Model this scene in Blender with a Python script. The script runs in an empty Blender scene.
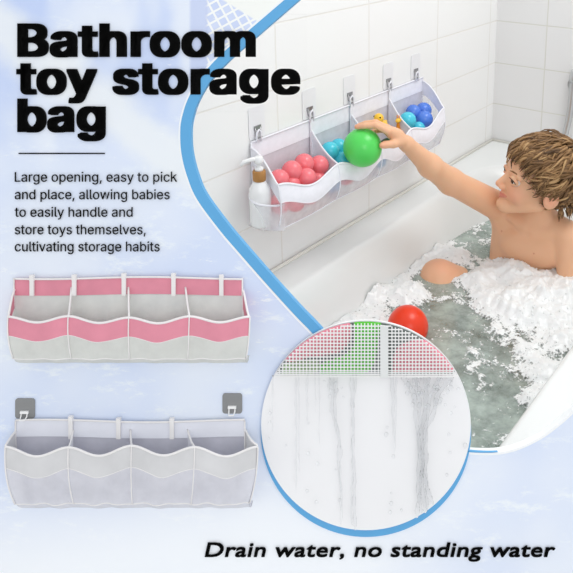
import bpy, bmesh, math, random
import numpy as np
from mathutils import Vector, Matrix, noise
random.seed(7)
C = bpy.context.scene.collection
S = bpy.context.scene
PI = math.pi

# ------------------------------------------------------------------ helpers
def mesh_obj(name, verts, faces, mat=None, parent=None, smooth=False, loc=None):
    me = bpy.data.meshes.new(name)
    me.from_pydata([tuple(v) for v in verts], [], [tuple(f) for f in faces])
    me.update()
    if mat: me.materials.append(mat)
    if smooth: me.polygons.foreach_set('use_smooth', [True]*len(me.polygons))
    o = bpy.data.objects.new(name, me); C.objects.link(o)
    if parent: o.parent = parent
    if loc is not None: o.location = loc
    return o

class MB:
    """collects shapes into one mesh"""
    def __init__(s): s.v = []; s.f = []
    def add(s, vs, fs):
        b = len(s.v); s.v += [tuple(v) for v in vs]; s.f += [tuple(i+b for i in f) for f in fs]
    def box(s, a, b, M=None):
        (x0,y0,z0),(x1,y1,z1) = a,b
        vs = [Vector(p) for p in ((x0,y0,z0),(x1,y0,z0),(x1,y1,z0),(x0,y1,z0),(x0,y0,z1),(x1,y0,z1),(x1,y1,z1),(x0,y1,z1))]
        if M: vs = [M@v for v in vs]
        s.add(vs, [(0,3,2,1),(4,5,6,7),(0,1,5,4),(1,2,6,5),(2,3,7,6),(3,0,4,7)])
    def tube(s, pts, r, n=8, closed=False, cap=True, flat=None):
        pts = [Vector(p) for p in pts]; m = len(pts)
        rs = r if isinstance(r,(list,tuple)) else [r]*m
        vs = []; prev = None
        for i,p in enumerate(pts):
            if closed: t = pts[(i+1)%m]-pts[i-1]
            else: t = pts[min(i+1,m-1)]-pts[max(i-1,0)]
            t = t.normalized() if t.length > 1e-9 else Vector((0,0,1))
            if prev is None:
                a = Vector((0,0,1)) if abs(t.z) < .9 else Vector((1,0,0))
                u = t.cross(a).normalized()
            else:
                u = prev-t*prev.dot(t)
                u = u.normalized() if u.length > 1e-6 else prev
            prev = u; w = t.cross(u)
            for k in range(n):
                a = 2*PI*k/n
                vs.append(p+(u*math.cos(a)+w*math.sin(a))*rs[i])
        fs = []
        for i in range(m if closed else m-1):
            for k in range(n):
                a = i*n+k; b = i*n+(k+1)%n; j = ((i+1)%m)*n
                fs.append((a,b,j+(k+1)%n,j+k))
        if cap and not closed:
            fs.append(tuple(range(n-1,-1,-1))); fs.append(tuple((m-1)*n+k for k in range(n)))
        s.add(vs, fs)
    def lathe(s, prof, n=24, c=(0,0,0), M=None):
        vs = []; fs = []; m = len(prof)
        for r,z in prof:
            for k in range(n):
                a = 2*PI*k/n; v = Vector((r*math.cos(a), r*math.sin(a), z))
                if M: v = M@v
                vs.append(v+Vector(c))
        for i in range(m-1):
            for k in range(n):
                fs.append((i*n+k, i*n+(k+1)%n, (i+1)*n+(k+1)%n, (i+1)*n+k))
        fs.append(tuple(range(n-1,-1,-1))); fs.append(tuple((m-1)*n+k for k in range(n)))
        s.add(vs, fs)
    def ball(s, c, r, seg=24, rings=14, sc=(1,1,1), M=None):
        vs = [];fs = []
        for i in range(rings+1):
            th = PI*i/rings
            for k in range(seg):
                a = 2*PI*k/seg
                v = Vector((r*sc[0]*math.sin(th)*math.cos(a), r*sc[1]*math.sin(th)*math.sin(a), r*sc[2]*math.cos(th)))
                if M: v = M@v
                vs.append(v+Vector(c))
        for i in range(rings):
            for k in range(seg):
                fs.append((i*seg+k,(i+1)*seg+k,(i+1)*seg+(k+1)%seg,i*seg+(k+1)%seg))
        s.add(vs,fs)
    def plate(s, outline, y0, y1):
        """prism from an (x,z) outline between y0 (front) and y1 (back)"""
        n = len(outline)
        vs = [(x,y0,z) for x,z in outline]+[(x,y1,z) for x,z in outline]
        fs = [tuple(range(n)), tuple(range(2*n-1,n-1,-1))]+[(i,i+n,(i+1)%n+n,(i+1)%n) for i in range(n)]
        s.add(vs,fs)
    def build(s, name, mat=None, parent=None, smooth=False, loc=None):
        o = mesh_obj(name, s.v, s.f, mat, parent, smooth, loc)
        bm = bmesh.new(); bm.from_mesh(o.data)
        bmesh.ops.remove_doubles(bm, verts=bm.verts, dist=1e-6)
        bmesh.ops.recalc_face_normals(bm, faces=bm.faces); bm.to_mesh(o.data); bm.free()
        return o

def tag(o, label=None, cat=None, group=None, kind=None):
    if label: o['label'] = label
    if cat: o['category'] = cat
    if group: o['group'] = group
    if kind: o['kind'] = kind
    return o
def empty(name, loc=(0,0,0), M=None):
    o = bpy.data.objects.new(name, None); C.objects.link(o); o.empty_display_size = .05
    if M is not None: o.matrix_world = M
    else: o.location = loc
    return o
def copy_tree(o, parent=None):
    c = o.copy(); C.objects.link(c); c.parent = parent
    for ch in list(o.children): copy_tree(ch, c)
    return c

# ------------------------------------------------------------------ materials
def mat(name, col, rough=.5, spec=.5, **kw):
    m = bpy.data.materials.new(name); m.use_nodes = True
    b = m.node_tree.nodes['Principled BSDF']
    b.inputs['Base Color'].default_value = (*col,1)
    b.inputs['Roughness'].default_value = rough
    b.inputs['Specular IOR Level'].default_value = spec
    for k,v in kw.items(): b.inputs[k.replace('_',' ')].default_value = v
    return m
def srgb(r,g,b):
    f = lambda c: (c/255/12.92) if c/255 <= .04045 else ((c/255+.055)/1.055)**2.4
    return (f(r),f(g),f(b))
def noisy(m, scale, amt=.06, bump=0.0, bscale=None, detail=4):
    """procedural variation of the base colour plus optional bump"""
    nt = m.node_tree; N = nt.nodes; L = nt.links; b = N['Principled BSDF']
    col = b.inputs['Base Color'].default_value[:]
    tc = N.new('ShaderNodeTexCoord'); n = N.new('ShaderNodeTexNoise'); n.inputs['Scale'].default_value = scale; n.inputs['Detail'].default_value = detail
    L.new(tc.outputs['Object'], n.inputs['Vector'])
    r = N.new('ShaderNodeValToRGB'); L.new(n.outputs['Fac'], r.inputs['Fac'])
    r.color_ramp.elements[0].position = .3; r.color_ramp.elements[1].position = .7
    r.color_ramp.elements[0].color = (*[max(0,c*(1-amt)) for c in col[:3]],1); r.color_ramp.elements[1].color = (*[min(1,c*(1+amt*.5)) for c in col[:3]],1)
    L.new(r.outputs['Color'], b.inputs['Base Color'])
    if bump:
        n2 = N.new('ShaderNodeTexNoise'); n2.inputs['Scale'].default_value = bscale or scale; L.new(tc.outputs['Object'], n2.inputs['Vector'])
        bp = N.new('ShaderNodeBump'); bp.inputs['Strength'].default_value = bump; bp.inputs['Distance'].default_value = .004
        L.new(n2.outputs['Fac'], bp.inputs['Height']); L.new(bp.outputs['Normal'], b.inputs['Normal'])
    return m
def sheer(name, col, opacity, trans=.35, wr=0):
    """open-weave net fabric: partly see-through, partly diffuse and translucent"""
    m = bpy.data.materials.new(name); m.use_nodes = True; nt = m.node_tree; N = nt.nodes; L = nt.links
    N.remove(N['Principled BSDF']); out = N['Material Output']
    tr = N.new('ShaderNodeBsdfTransparent'); d = N.new('ShaderNodeBsdfDiffuse'); t = N.new('ShaderNodeBsdfTranslucent')
    d.inputs['Color'].default_value = (*col,1); t.inputs['Color'].default_value = (*col,1)
    a = N.new('ShaderNodeMixShader'); a.inputs['Fac'].default_value = trans; L.new(d.outputs[0],a.inputs[1]); L.new(t.outputs[0],a.inputs[2])
    b = N.new('ShaderNodeMixShader'); L.new(tr.outputs[0],b.inputs[1]); L.new(a.outputs[0],b.inputs[2]); L.new(b.outputs[0],out.inputs['Surface'])
    tc = N.new('ShaderNodeTexCoord'); n = N.new('ShaderNodeTexNoise'); n.inputs['Scale'].default_value = 45; n.inputs['Detail'].default_value = 5
    L.new(tc.outputs['Object'], n.inputs['Vector'])
    mr = N.new('ShaderNodeMapRange'); mr.inputs['From Min'].default_value = .3; mr.inputs['From Max'].default_value = .7
    mr.inputs['To Min'].default_value = opacity-.07; mr.inputs['To Max'].default_value = opacity+.07
    L.new(n.outputs['Fac'], mr.inputs['Value']); L.new(mr.outputs[0], b.inputs['Fac'])
    if wr:
        bp = N.new('ShaderNodeBump'); bp.inputs['Strength'].default_value = wr; bp.inputs['Distance'].default_value = .004
        L.new(n.outputs['Fac'], bp.inputs['Height']); L.new(bp.outputs['Normal'], d.inputs['Normal'])
    return m
def tile(name, col, grout, axis, w, h, off_u, off_z, line=.0032):
    """glazed wall tile: straight-stacked grid, grout lines a little darker"""
    m = mat(name, col, .22, .5); nt = m.node_tree; N = nt.nodes; L = nt.links; b = N['Principled BSDF']
    g = N.new('ShaderNodeNewGeometry'); s = N.new('ShaderNodeSeparateXYZ'); L.new(g.outputs['Position'], s.inputs[0])
    def line_fac(sock, period, off):
        a = N.new('ShaderNodeMath'); a.operation = 'SUBTRACT'; L.new(sock,a.inputs[0]); a.inputs[1].default_value = off
        p = N.new('ShaderNodeMath'); p.operation = 'PINGPONG'; L.new(a.outputs[0],p.inputs[0]); p.inputs[1].default_value = period/2
        r = N.new('ShaderNodeMapRange'); L.new(p.outputs[0], r.inputs['Value']); r.inputs['From Min'].default_value = line*.35; r.inputs['From Max'].default_value = line*.75
        r.inputs['To Min'].default_value = 1; r.inputs['To Max'].default_value = 0
        return r.outputs[0]
    f1 = line_fac(s.outputs['Y' if axis == 'Y' else 'X'], w, off_u); f2 = line_fac(s.outputs['Z'], h, off_z)
    mx = N.new('ShaderNodeMath'); mx.operation = 'MAXIMUM'; L.new(f1,mx.inputs[0]); L.new(f2,mx.inputs[1])
    c = N.new('ShaderNodeMix'); c.data_type = 'RGBA'; c.inputs['A'].default_value = (*col,1); c.inputs['B'].default_value = (*grout,1)
    L.new(mx.outputs[0], c.inputs['Factor']); L.new(c.outputs['Result'], b.inputs['Base Color'])
    n = N.new('ShaderNodeTexNoise'); n.inputs['Scale'].default_value = 9; L.new(g.outputs['Position'], n.inputs['Vector'])
    bp = N.new('ShaderNodeBump'); bp.inputs['Strength'].default_value = .05; bp.inputs['Distance'].default_value = .02; L.new(n.outputs['Fac'],bp.inputs['Height'])
    bp2 = N.new('ShaderNodeBump'); bp2.invert = True; bp2.inputs['Strength'].default_value = .4; bp2.inputs['Distance'].default_value = .001
    L.new(mx.outputs[0],bp2.inputs['Height']); L.new(bp.outputs['Normal'],bp2.inputs['Normal']); L.new(bp2.outputs['Normal'], b.inputs['Normal'])
    return m

M = {}
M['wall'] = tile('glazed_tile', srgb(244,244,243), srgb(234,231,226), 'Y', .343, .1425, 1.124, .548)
M['wallb'] = tile('glazed_tile_back_shaded', srgb(232,232,232), srgb(218,217,210), 'X', .343, .1425, .176, .548)  # same tile, darker tone: the back wall's shade is put into the colour
M['floor'] = tile('floor_tile', srgb(205,205,203), srgb(170,170,168), 'Y', .3, 50, .1, -20)
M['enamel'] = noisy(mat('bath_enamel', srgb(234,236,235), .18, .5), 3, .01)
M['skin'] = mat('skin', srgb(226,172,142), .5, .35, Subsurface_Weight=.12, Subsurface_Scale=.01)
M['chrome'] = mat('chrome', (.60,.61,.62), .32, .5, Metallic=1.0)
M['black'] = noisy(mat('black_letter_vinyl', (.003,.003,.003), .55, .15), 40, .1)
M['blue'] = noisy(mat('blue_edge_vinyl', srgb(98,172,224), .5, .3), 20, .03)
M['white_edge'] = noisy(mat('white_edge', srgb(248,250,252), .5, .3), 20, .01)
M['pinkball'] = noisy(mat('coral_pink_plastic', srgb(242,124,132), .25, .5, Subsurface_Weight=.1, Subsurface_Scale=.02), 30, .03)
M['aqua'] = noisy(mat('turquoise_plastic', srgb(76,204,226), .22, .5), 30, .03)
M['blueball'] = noisy(mat('blue_plastic', srgb(84,130,222), .22, .5), 30, .03)
M['sky'] = noisy(mat('pale_blue_plastic', srgb(140,185,222), .25, .5), 30, .03)
M['green'] = noisy(mat('green_plastic', srgb(84,214,92), .3, .5), 12, .03)
M['red'] = noisy(mat('red_plastic', srgb(240,58,18), .3, .5), 12, .03)
M['yellow'] = noisy(mat('yellow_rubber', srgb(250,200,60), .35, .5), 30, .04)
M['orange'] = noisy(mat('orange_rubber', srgb(244,150,30), .35, .5), 30, .04)
M['darkgreen'] = noisy(mat('dark_green_rubber', srgb(40,72,38), .4, .4), 60, .2)
M['bottle'] = noisy(mat('white_bottle_plastic', srgb(240,240,240), .25, .5), 20, .01)
M['wood'] = noisy(mat('bamboo_collar', srgb(178,128,72), .5, .3), 90, .12)
M['hookclear'] = noisy(mat('clear_adhesive_pad', srgb(236,236,238), .3, .4), 30, .02)
M['hookgrey'] = noisy(mat('grey_adhesive_pad', srgb(140,141,142), .45, .4), 60, .04)
M['hookmetal'] = mat('brushed_hook_metal', (.35,.35,.36), .3, .5, Metallic=.9)
M['hookwhite'] = mat('white_hook', srgb(246,246,246), .35, .4)
M['fab'] = noisy(mat('white_bag_fabric', srgb(243,243,250), .8, .1), 60, .05, .3, 25)
M['bind'] = noisy(mat('white_binding', srgb(240,240,246), .8, .1), 80, .03)
M['net'] = sheer('white_net', srgb(248,248,253), .36, .4)
M['netback'] = sheer('white_net_back', srgb(236,234,242), .82, .2)
M['pinkfab'] = noisy(mat('pink_bag_fabric', srgb(228,148,166), .7, .15), 40, .08, .35, 20)
M['creamnet'] = sheer('cream_net', srgb(234,236,232), .86, .2, .5)
M['creamback'] = sheer('cream_net_back', srgb(236,238,234), .92, .1)
M['creambind'] = noisy(mat('cream_binding', srgb(240,238,238), .8, .1), 80, .03)
M['greyfab'] = noisy(mat('pale_grey_bag_fabric', srgb(216,216,218), .75, .15), 25, .1, .5, 18)
M['lilacfab'] = noisy(mat('pale_lilac_bag_fabric', srgb(234,236,245), .75, .15), 25, .05, .4, 18)
M['greynet'] = sheer('pale_grey_net', srgb(242,242,248), .82, .3, .6)
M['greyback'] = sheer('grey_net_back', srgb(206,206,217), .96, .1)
M['acrylic'] = None
def water_mat(name, tint, gloss=.06, bump=.25, scale=26, milk=None, ior=1.33):
    m = bpy.data.materials.new(name); m.use_nodes = True; nt = m.node_tree; N = nt.nodes; L = nt.links
    N.remove(N['Principled BSDF']); out = N['Material Output']
    tr = N.new('ShaderNodeBsdfTransparent'); tr.inputs['Color'].default_value = (*tint,1)
    g = N.new('ShaderNodeBsdfGlossy'); g.inputs['Roughness'].default_value = .06
    fr = N.new('ShaderNodeFresnel'); fr.inputs['IOR'].default_value = ior
    if milk:
        df = N.new('ShaderNodeBsdfDiffuse'); df.inputs['Color'].default_value = (*milk[0],1); mk = N.new('ShaderNodeMixShader')
        tcm = N.new('ShaderNodeTexCoord'); nm = N.new('ShaderNodeTexNoise'); nm.inputs['Scale'].default_value = 14; nm.inputs['Detail'].default_value = 8; nm.inputs['Roughness'].default_value = .7; L.new(tcm.outputs['Object'],nm.inputs['Vector'])
        rm = N.new('ShaderNodeMapRange'); rm.inputs['From Min'].default_value = .35; rm.inputs['From Max'].default_value = .65; rm.inputs['To Min'].default_value = milk[1]-.16; rm.inputs['To Max'].default_value = milk[1]+.22
        L.new(nm.outputs['Fac'],rm.inputs['Value']); L.new(rm.outputs[0],mk.inputs['Fac'])
        L.new(tr.outputs[0],mk.inputs[1]); L.new(df.outputs[0],mk.inputs[2]); tr = mk
    mx = N.new('ShaderNodeMixShader'); L.new(fr.outputs[0], mx.inputs['Fac']); L.new(tr.outputs[0],mx.inputs[1]); L.new(g.outputs[0],mx.inputs[2]); L.new(mx.outputs[0],out.inputs['Surface'])
    tc = N.new('ShaderNodeTexCoord'); n = N.new('ShaderNodeTexNoise'); n.inputs['Scale'].default_value = scale; n.inputs['Detail'].default_value = 3; L.new(tc.outputs['Object'],n.inputs['Vector'])
    bp = N.new('ShaderNodeBump'); bp.inputs['Strength'].default_value = bump; bp.inputs['Distance'].default_value = .01
    L.new(n.outputs['Fac'],bp.inputs['Height']); L.new(bp.outputs['Normal'],g.inputs['Normal']); L.new(bp.outputs['Normal'],fr.inputs['Normal'])
    return m
M['water'] = water_mat('bath_water', srgb(214,226,220), milk=(srgb(222,236,228),.36))
M['acrylic'] = water_mat('clear_acrylic', (.997,.997,.997), bump=0, ior=1.08)
def foam_mat():
    m = bpy.data.materials.new('bath_foam'); m.use_nodes = True; nt = m.node_tree; N = nt.nodes; L = nt.links
    N.remove(N['Principled BSDF']); out = N['Material Output']
    d = N.new('ShaderNodeBsdfDiffuse'); t = N.new('ShaderNodeBsdfTranslucent'); tr = N.new('ShaderNodeBsdfTransparent')
    for q in (d,t): q.inputs['Color'].default_value = (*srgb(252,253,253),1)
    a = N.new('ShaderNodeMixShader'); a.inputs['Fac'].default_value = .10; L.new(d.outputs[0],a.inputs[1]); L.new(t.outputs[0],a.inputs[2])
    g = N.new('ShaderNodeBsdfGlossy'); g.inputs['Roughness'].default_value = .25; a2 = N.new('ShaderNodeMixShader'); a2.inputs['Fac'].default_value = .05
    L.new(a.outputs[0],a2.inputs[1]); L.new(g.outputs[0],a2.inputs[2])
    tc = N.new('ShaderNodeTexCoord'); v = N.new('ShaderNodeTexVoronoi'); v.inputs['Scale'].default_value = 190; L.new(tc.outputs['Object'],v.inputs['Vector'])
    n = N.new('ShaderNodeTexNoise'); n.inputs['Scale'].default_value = 75; n.inputs['Detail'].default_value = 5; n.inputs['Roughness'].default_value = .7; L.new(tc.outputs['Object'],n.inputs['Vector'])
    at = N.new('ShaderNodeAttribute'); at.attribute_name = 'cover'
    s1 = N.new('ShaderNodeMath'); s1.operation = 'MULTIPLY_ADD'; L.new(n.outputs['Fac'],s1.inputs[0]); s1.inputs[1].default_value = 1.1; L.new(at.outputs['Fac'],s1.inputs[2])
    s2 = N.new('ShaderNodeMath'); s2.operation = 'MULTIPLY_ADD'; L.new(v.outputs['Distance'],s2.inputs[0]); s2.inputs[1].default_value = .35; L.new(s1.outputs[0],s2.inputs[2])
    r = N.new('ShaderNodeMapRange'); L.new(s2.outputs[0],r.inputs['Value']); r.inputs['From Min'].default_value = .66; r.inputs['From Max'].default_value = .98; r.interpolation_type = 'SMOOTHSTEP'
    b = N.new('ShaderNodeMixShader'); L.new(r.outputs[0],b.inputs['Fac']); L.new(tr.outputs[0],b.inputs[1]); L.new(a2.outputs[0],b.inputs[2]); L.new(b.outputs[0],out.inputs['Surface'])
    bp = N.new('ShaderNodeBump'); bp.inputs['Strength'].default_value = .22; bp.inputs['Distance'].default_value = .003; L.new(v.outputs['Distance'],bp.inputs['Height']); L.new(bp.outputs['Normal'],d.inputs['Normal'])
    return m
M['foam'] = foam_mat()
# running water: refractive, slightly grey
M['stream'] = mat('running_water', (.98,.985,.99), .03, .6, Transmission_Weight=.98, IOR=1.10)

# ------------------------------------------------------------------ room shell
RIM = .56; WATER = .43
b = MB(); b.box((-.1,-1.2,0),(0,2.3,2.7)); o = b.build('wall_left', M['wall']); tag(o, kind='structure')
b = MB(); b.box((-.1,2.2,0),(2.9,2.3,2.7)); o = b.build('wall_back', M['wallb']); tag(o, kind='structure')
b = MB(); b.box((-.1,-1.2,-.1),(2.9,2.3,0)); o = b.build('floor', M['floor']); tag(o, kind='structure')

# ------------------------------------------------------------------ bathtub
def sstep(t): t = max(0,min(1,t)); return t*t*(3-2*t)
X0,X1,Y0,Y1,CR = .085,.655,.62,2.03,.15
def tub_z(x,y):
    # signed inward distance to a rounded rectangle
    cx,cy = (X0+X1)/2,(Y0+Y1)/2; hx,hy = (X1-X0)/2-CR,(Y1-Y0)/2-CR
    qx,qy = abs(x-cx)-hx, abs(y-cy)-hy
    d = CR-(math.hypot(max(qx,0),max(qy,0))+min(max(qx,qy),0))
    if d <= 0: return RIM
    wx = max(0,min(1,(cx-x)/(X1-X0)+.5)); wy = sstep(((y-cy)/(Y1-Y0)*2-.5)*2)
    run = .055+.06*wx+.12*wy
    return RIM-.345*sstep(d/run*.92)-.004*min(1,d/.02)
nx,ny = 126,330; TX,TY0,TY1 = .745,.12,2.2
vs = []; fs = []
for j in range(ny+1):
    y = TY0+(TY1-TY0)*j/ny
    for i in range(nx+1):
        x = .002+(TX-.002)*i/nx; z = tub_z(x,y)
        e = (TX-x)
        if e < .02: z -= (.02-math.sqrt(max(0,.0004-(.02-e)**2)))
        vs.append((x,y,z))
for j in range(ny):
    for i in range(nx):
        a = j*(nx+1)+i; fs.append((a,a+1,a+nx+2,a+nx+1))
# apron and end skirts down to the floor
def skirt(idx):
    base = len(vs)
    for k in idx: x,y,_ = vs[k]; vs.append((x,y,0.0))
    for q in range(len(idx)-1): fs.append((idx[q],base+q,base+q+1,idx[q+1]))
skirt([j*(nx+1)+nx for j in range(ny+1)]); skirt([i for i in range(nx+1)])
skirt([ny*(nx+1)+i for i in range(nx,-1,-1)]); skirt([j*(nx+1) for j in range(ny,-1,-1)])
tub = empty('bathtub', (0,0,0)); tag(tub, 'white enamel bathtub built in along the tiled wall, full of foamy water', 'bathtub')
mesh_obj('tub_shell', vs, fs, M['enamel'], tub, True)
b = MB(); b.tube([(.006,TY0,RIM+.003),(.006,1.2,RIM+.003),(.006,2.19,RIM+.003)], .0045, 8)
b.tube([(.006,2.194,RIM+.003),(.74,2.194,RIM+.003)], .0045, 8)
b.build('sealant_bead', mat('cream_sealant', srgb(236,234,226), .5), tub, True)

# water sheet
vs = []; fs = []; n = 60
def inner_x(y):
    xs = [x/400*TX for x in range(401)]
    ins = [x for x in xs if tub_z(x,y) < WATER]
    return (min(ins),max(ins)) if ins else None
ys = [y for y in np.linspace(.63,2.03,57) if inner_x(y)]
for y in ys:
    a,c = inner_x(y)
    for i in range(n+1): vs.append((a+(c-a)*i/n, y, WATER))
for j in range(len(ys)-1):
    for i in range(n): k = j*(n+1)+i; fs.append((k,k+1,k+n+2,k+n+1))
o = mesh_obj('bath_water', vs, fs, M['water'], None, True); tag(o, 'clear greenish bath water filling the white tub', 'water', kind='stuff')

# ------------------------------------------------------------------ foam
def fbm(x,y,s,seed=0): return noise.fractal(Vector((x*s,y*s,seed)), .9, 2.1, 5)
BL = [ # x, y, radius, amount
 (.39,1.60,.09,.95),(.33,1.55,.06,.6),(.30,1.60,.05,.5),(.46,1.52,.08,.9),(.53,1.60,.08,.9),(.55,1.48,.09,.9),(.48,1.44,.055,.6),(.58,1.40,.04,.7),
 (.580,1.27,.055,1.0),(.60,1.18,.04,.9),
 (.40,1.43,.05,.7),(.35,1.45,.05,.6),(.43,1.34,.04,.34),(.41,1.27,.035,.25),(.47,1.24,.045,.42),(.52,1.33,.045,.36),(.50,1.14,.03,.25),
 (.14,1.52,.06,.65),(.17,1.60,.05,.6),(.28,1.50,.04,.5),(.12,1.42,.05,.75),(.20,1.39,.05,.6),(.27,1.41,.035,.35),
 (.12,1.30,.07,.75),(.18,1.33,.05,.6),(.14,1.16,.07,.7),(.20,1.22,.05,.55),(.12,1.04,.07,.6),(.2,1.08,.05,.5),(.25,1.20,.03,.3),(.19,.9,.1,.4),
 (.07,1.65,.06,.5),(.08,1.78,.06,.5),(.12,1.88,.06,.45),(.16,1.72,.05,.3),(.25,1.80,.07,.3),(.2,1.62,.05,.5),(.5,1.75,.12,.6),(.3,1.9,.1,.4)]
def dens(x,y):
    s = 0
    for a,c,r,k in BL:
        q = ((x-a)**2+(y-c)**2)/(r*r)
        if q < 6: s += k*math.exp(-q)
    return s
nx,ny = 160,360; fx0,fx1,fy0,fy1 = .09,.65,.75,2.0
idx = {}; vs = []; fs = []; cover = []
H = {}
for j in range(ny+1):
    y = fy0+(fy1-fy0)*j/ny
    for i in range(nx+1):
        x = fx0+(fx1-fx0)*i/nx
        if tub_z(x,y) > WATER+.015: continue
        q = dens(x,y)+.42*fbm(x,y,13)+.26*fbm(x,y,50,3)-.33
        if q > -.32: H[i,j] = (x,y,q)
for (i,j),(x,y,q) in H.items():
    qq = max(0,q-.26*fbm(x,y,50,3)); h = .0012+.034*min(1.3,qq)*(1+.35*fbm(x,y,24,9))+.0035*fbm(x,y,60,5)*min(1,qq*2.5)
    idx[i,j] = len(vs); vs.append((x,y,WATER+max(.0012,h))); cover.append(max(-1,min(1,q*1.15)))
for (i,j) in H:
    if (i+1,j) in H and (i,j+1) in H and (i+1,j+1) in H:
        fs.append((idx[i,j],idx[i+1,j],idx[i+1,j+1],idx[i,j+1]))
bub = MB(); keys = [k for k in H if H[k][2] > .02]
for _ in range(2200):
    k = random.choice(keys); x,y,z = vs[idx[k]]
    r = random.choice([.0012,.0015,.002,.0028]); bub.ball((x+random.uniform(-.003,.003),y+random.uniform(-.003,.003),z-.35*r), r, 8, 5)
keys = list(H)
for _ in range(500):
    k = random.choice(keys); x,y,z = vs[idx[k]]
    if H[k][2] < .02: r = random.choice([.001,.0012,.0018,.0024]); bub.ball((x,y,WATER+.1*r), r, 8, 5)
nb = len(vs); vs += bub.v; fs += [tuple(i+nb for i in f) for f in bub.f]; cover += [1.0]*len(bub.v)
o = mesh_obj('bubble_foam', vs, fs, M['foam'], None, True); o.data.attributes.new('cover','FLOAT','POINT').data.foreach_set('value', cover); tag(o, 'white bubble bath foam drifting on the bath water', 'foam', kind='stuff')

# ------------------------------------------------------------------ chrome rail on the back wall
t = empty('shower_hose', (.267,2.17,.6)); tag(t, 'ribbed chrome shower hose hanging down the back wall, at the right edge', 'shower hose')
b = MB(); pts = []; rs = []
for k in range(120):
    s = k/119; z = .03+.34*(s-.0)-.03; pts.append((-.012+.024*s+.010*math.sin(s*3),-.004+.01*s,-.03+.24*s)); rs.append(.0095+(.0012 if k%2 else 0))
b.tube(pts, rs, 12); b.build('hose', M['chrome'], t, True)
b = MB(); b.lathe([(.0125,.0),(.0125,.02),(.009,.035),(.007,.042)], 16, (.014,.006,.21)); b.build('hose_nut', M['chrome'], t, True)
b = MB(); b.lathe([(.022,0),(.022,.008),(.012,.012),(.012,.03)], 20, (.0135,.029,.2), Matrix.Rotation(PI/2,3,'X')); b.build('wall_outlet', M['chrome'], t, True)

# ------------------------------------------------------------------ implicit-surface modelling (body)
def sdf_grid(prims, lo, hi, h, k=.012):
    lo = np.array(lo,np.float32); n = (np.ceil((np.array(hi)-lo)/h)).astype(int)+1
    V = np.full(n, .05, np.float32)
    ax = [lo[i]+h*np.arange(n[i],dtype=np.float32) for i in range(3)]
    for p in prims:
        kind = p[0]; kk = p[-1] if isinstance(p[-1],float) and kind in ('cut','ell_k') else k
        if kind == 'cap':
            a,ra,c,rc = [np.array(q,np.float32) if i in (0,2) else q for i,q in enumerate(p[1:5])]
            if len(p) > 5: kk = p[5]
            mn = np.minimum(a-ra,c-rc)-.03; mx = np.maximum(a+ra,c+rc)+.03
        else:
            c,r,Rm = np.array(p[1],np.float32), np.array(p[2],np.float32), (np.array(p[3],np.float32) if p[3] is not None else None)
            kk = p[4] if len(p) > 4 else k
            e = r.max() if Rm is not None else r
            mn = c-e-.03; mx = c+e+.03
        i0 = np.clip(((mn-lo)/h).astype(int),0,n-1); i1 = np.clip(((mx-lo)/h).astype(int)+2,1,n)
        X = ax[0][i0[0]:i1[0],None,None]; Y = ax[1][None,i0[1]:i1[1],None]; Z = ax[2][None,None,i0[2]:i1[2]]
        if X.size == 0 or Y.size == 0 or Z.size == 0: continue
        if kind == 'cap':
            d = c-a; L = max(float(d@d),1e-9)
            t = np.clip(((X-a[0])*d[0]+(Y-a[1])*d[1]+(Z-a[2])*d[2])/L,0,1)
            D = np.sqrt((X-a[0]-t*d[0])**2+(Y-a[1]-t*d[1])**2+(Z-a[2]-t*d[2])**2)-(ra+(rc-ra)*t)
        else:
            x,y,z = X-c[0],Y-c[1],Z-c[2]
            if Rm is not None:
                x,y,z = (x*Rm[0,0]+y*Rm[1,0]+z*Rm[2,0]),(x*Rm[0,1]+y*Rm[1,1]+z*Rm[2,1]),(x*Rm[0,2]+y*Rm[1,2]+z*Rm[2,2])
            k0 = np.sqrt((x/r[0])**2+(y/r[1])**2+(z/r[2])**2); k1 = np.sqrt((x/r[0]**2)**2+(y/r[1]**2)**2+(z/r[2]**2)**2)+1e-6
            D = k0*(k0-1)/k1
        sl = (slice(i0[0],i1[0]),slice(i0[1],i1[1]),slice(i0[2],i1[2])); W = V[sl]
        if kind == 'cut':
            hh = np.clip(.5-.5*(W+D)/kk,0,1); V[sl] = W*(1-hh)+(-D)*hh+kk*hh*(1-hh)
        else:
            hh = np.clip(.5+.5*(W-D)/kk,0,1); V[sl] = W*(1-hh)+D*hh-kk*hh*(1-hh)
    return V, lo
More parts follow.
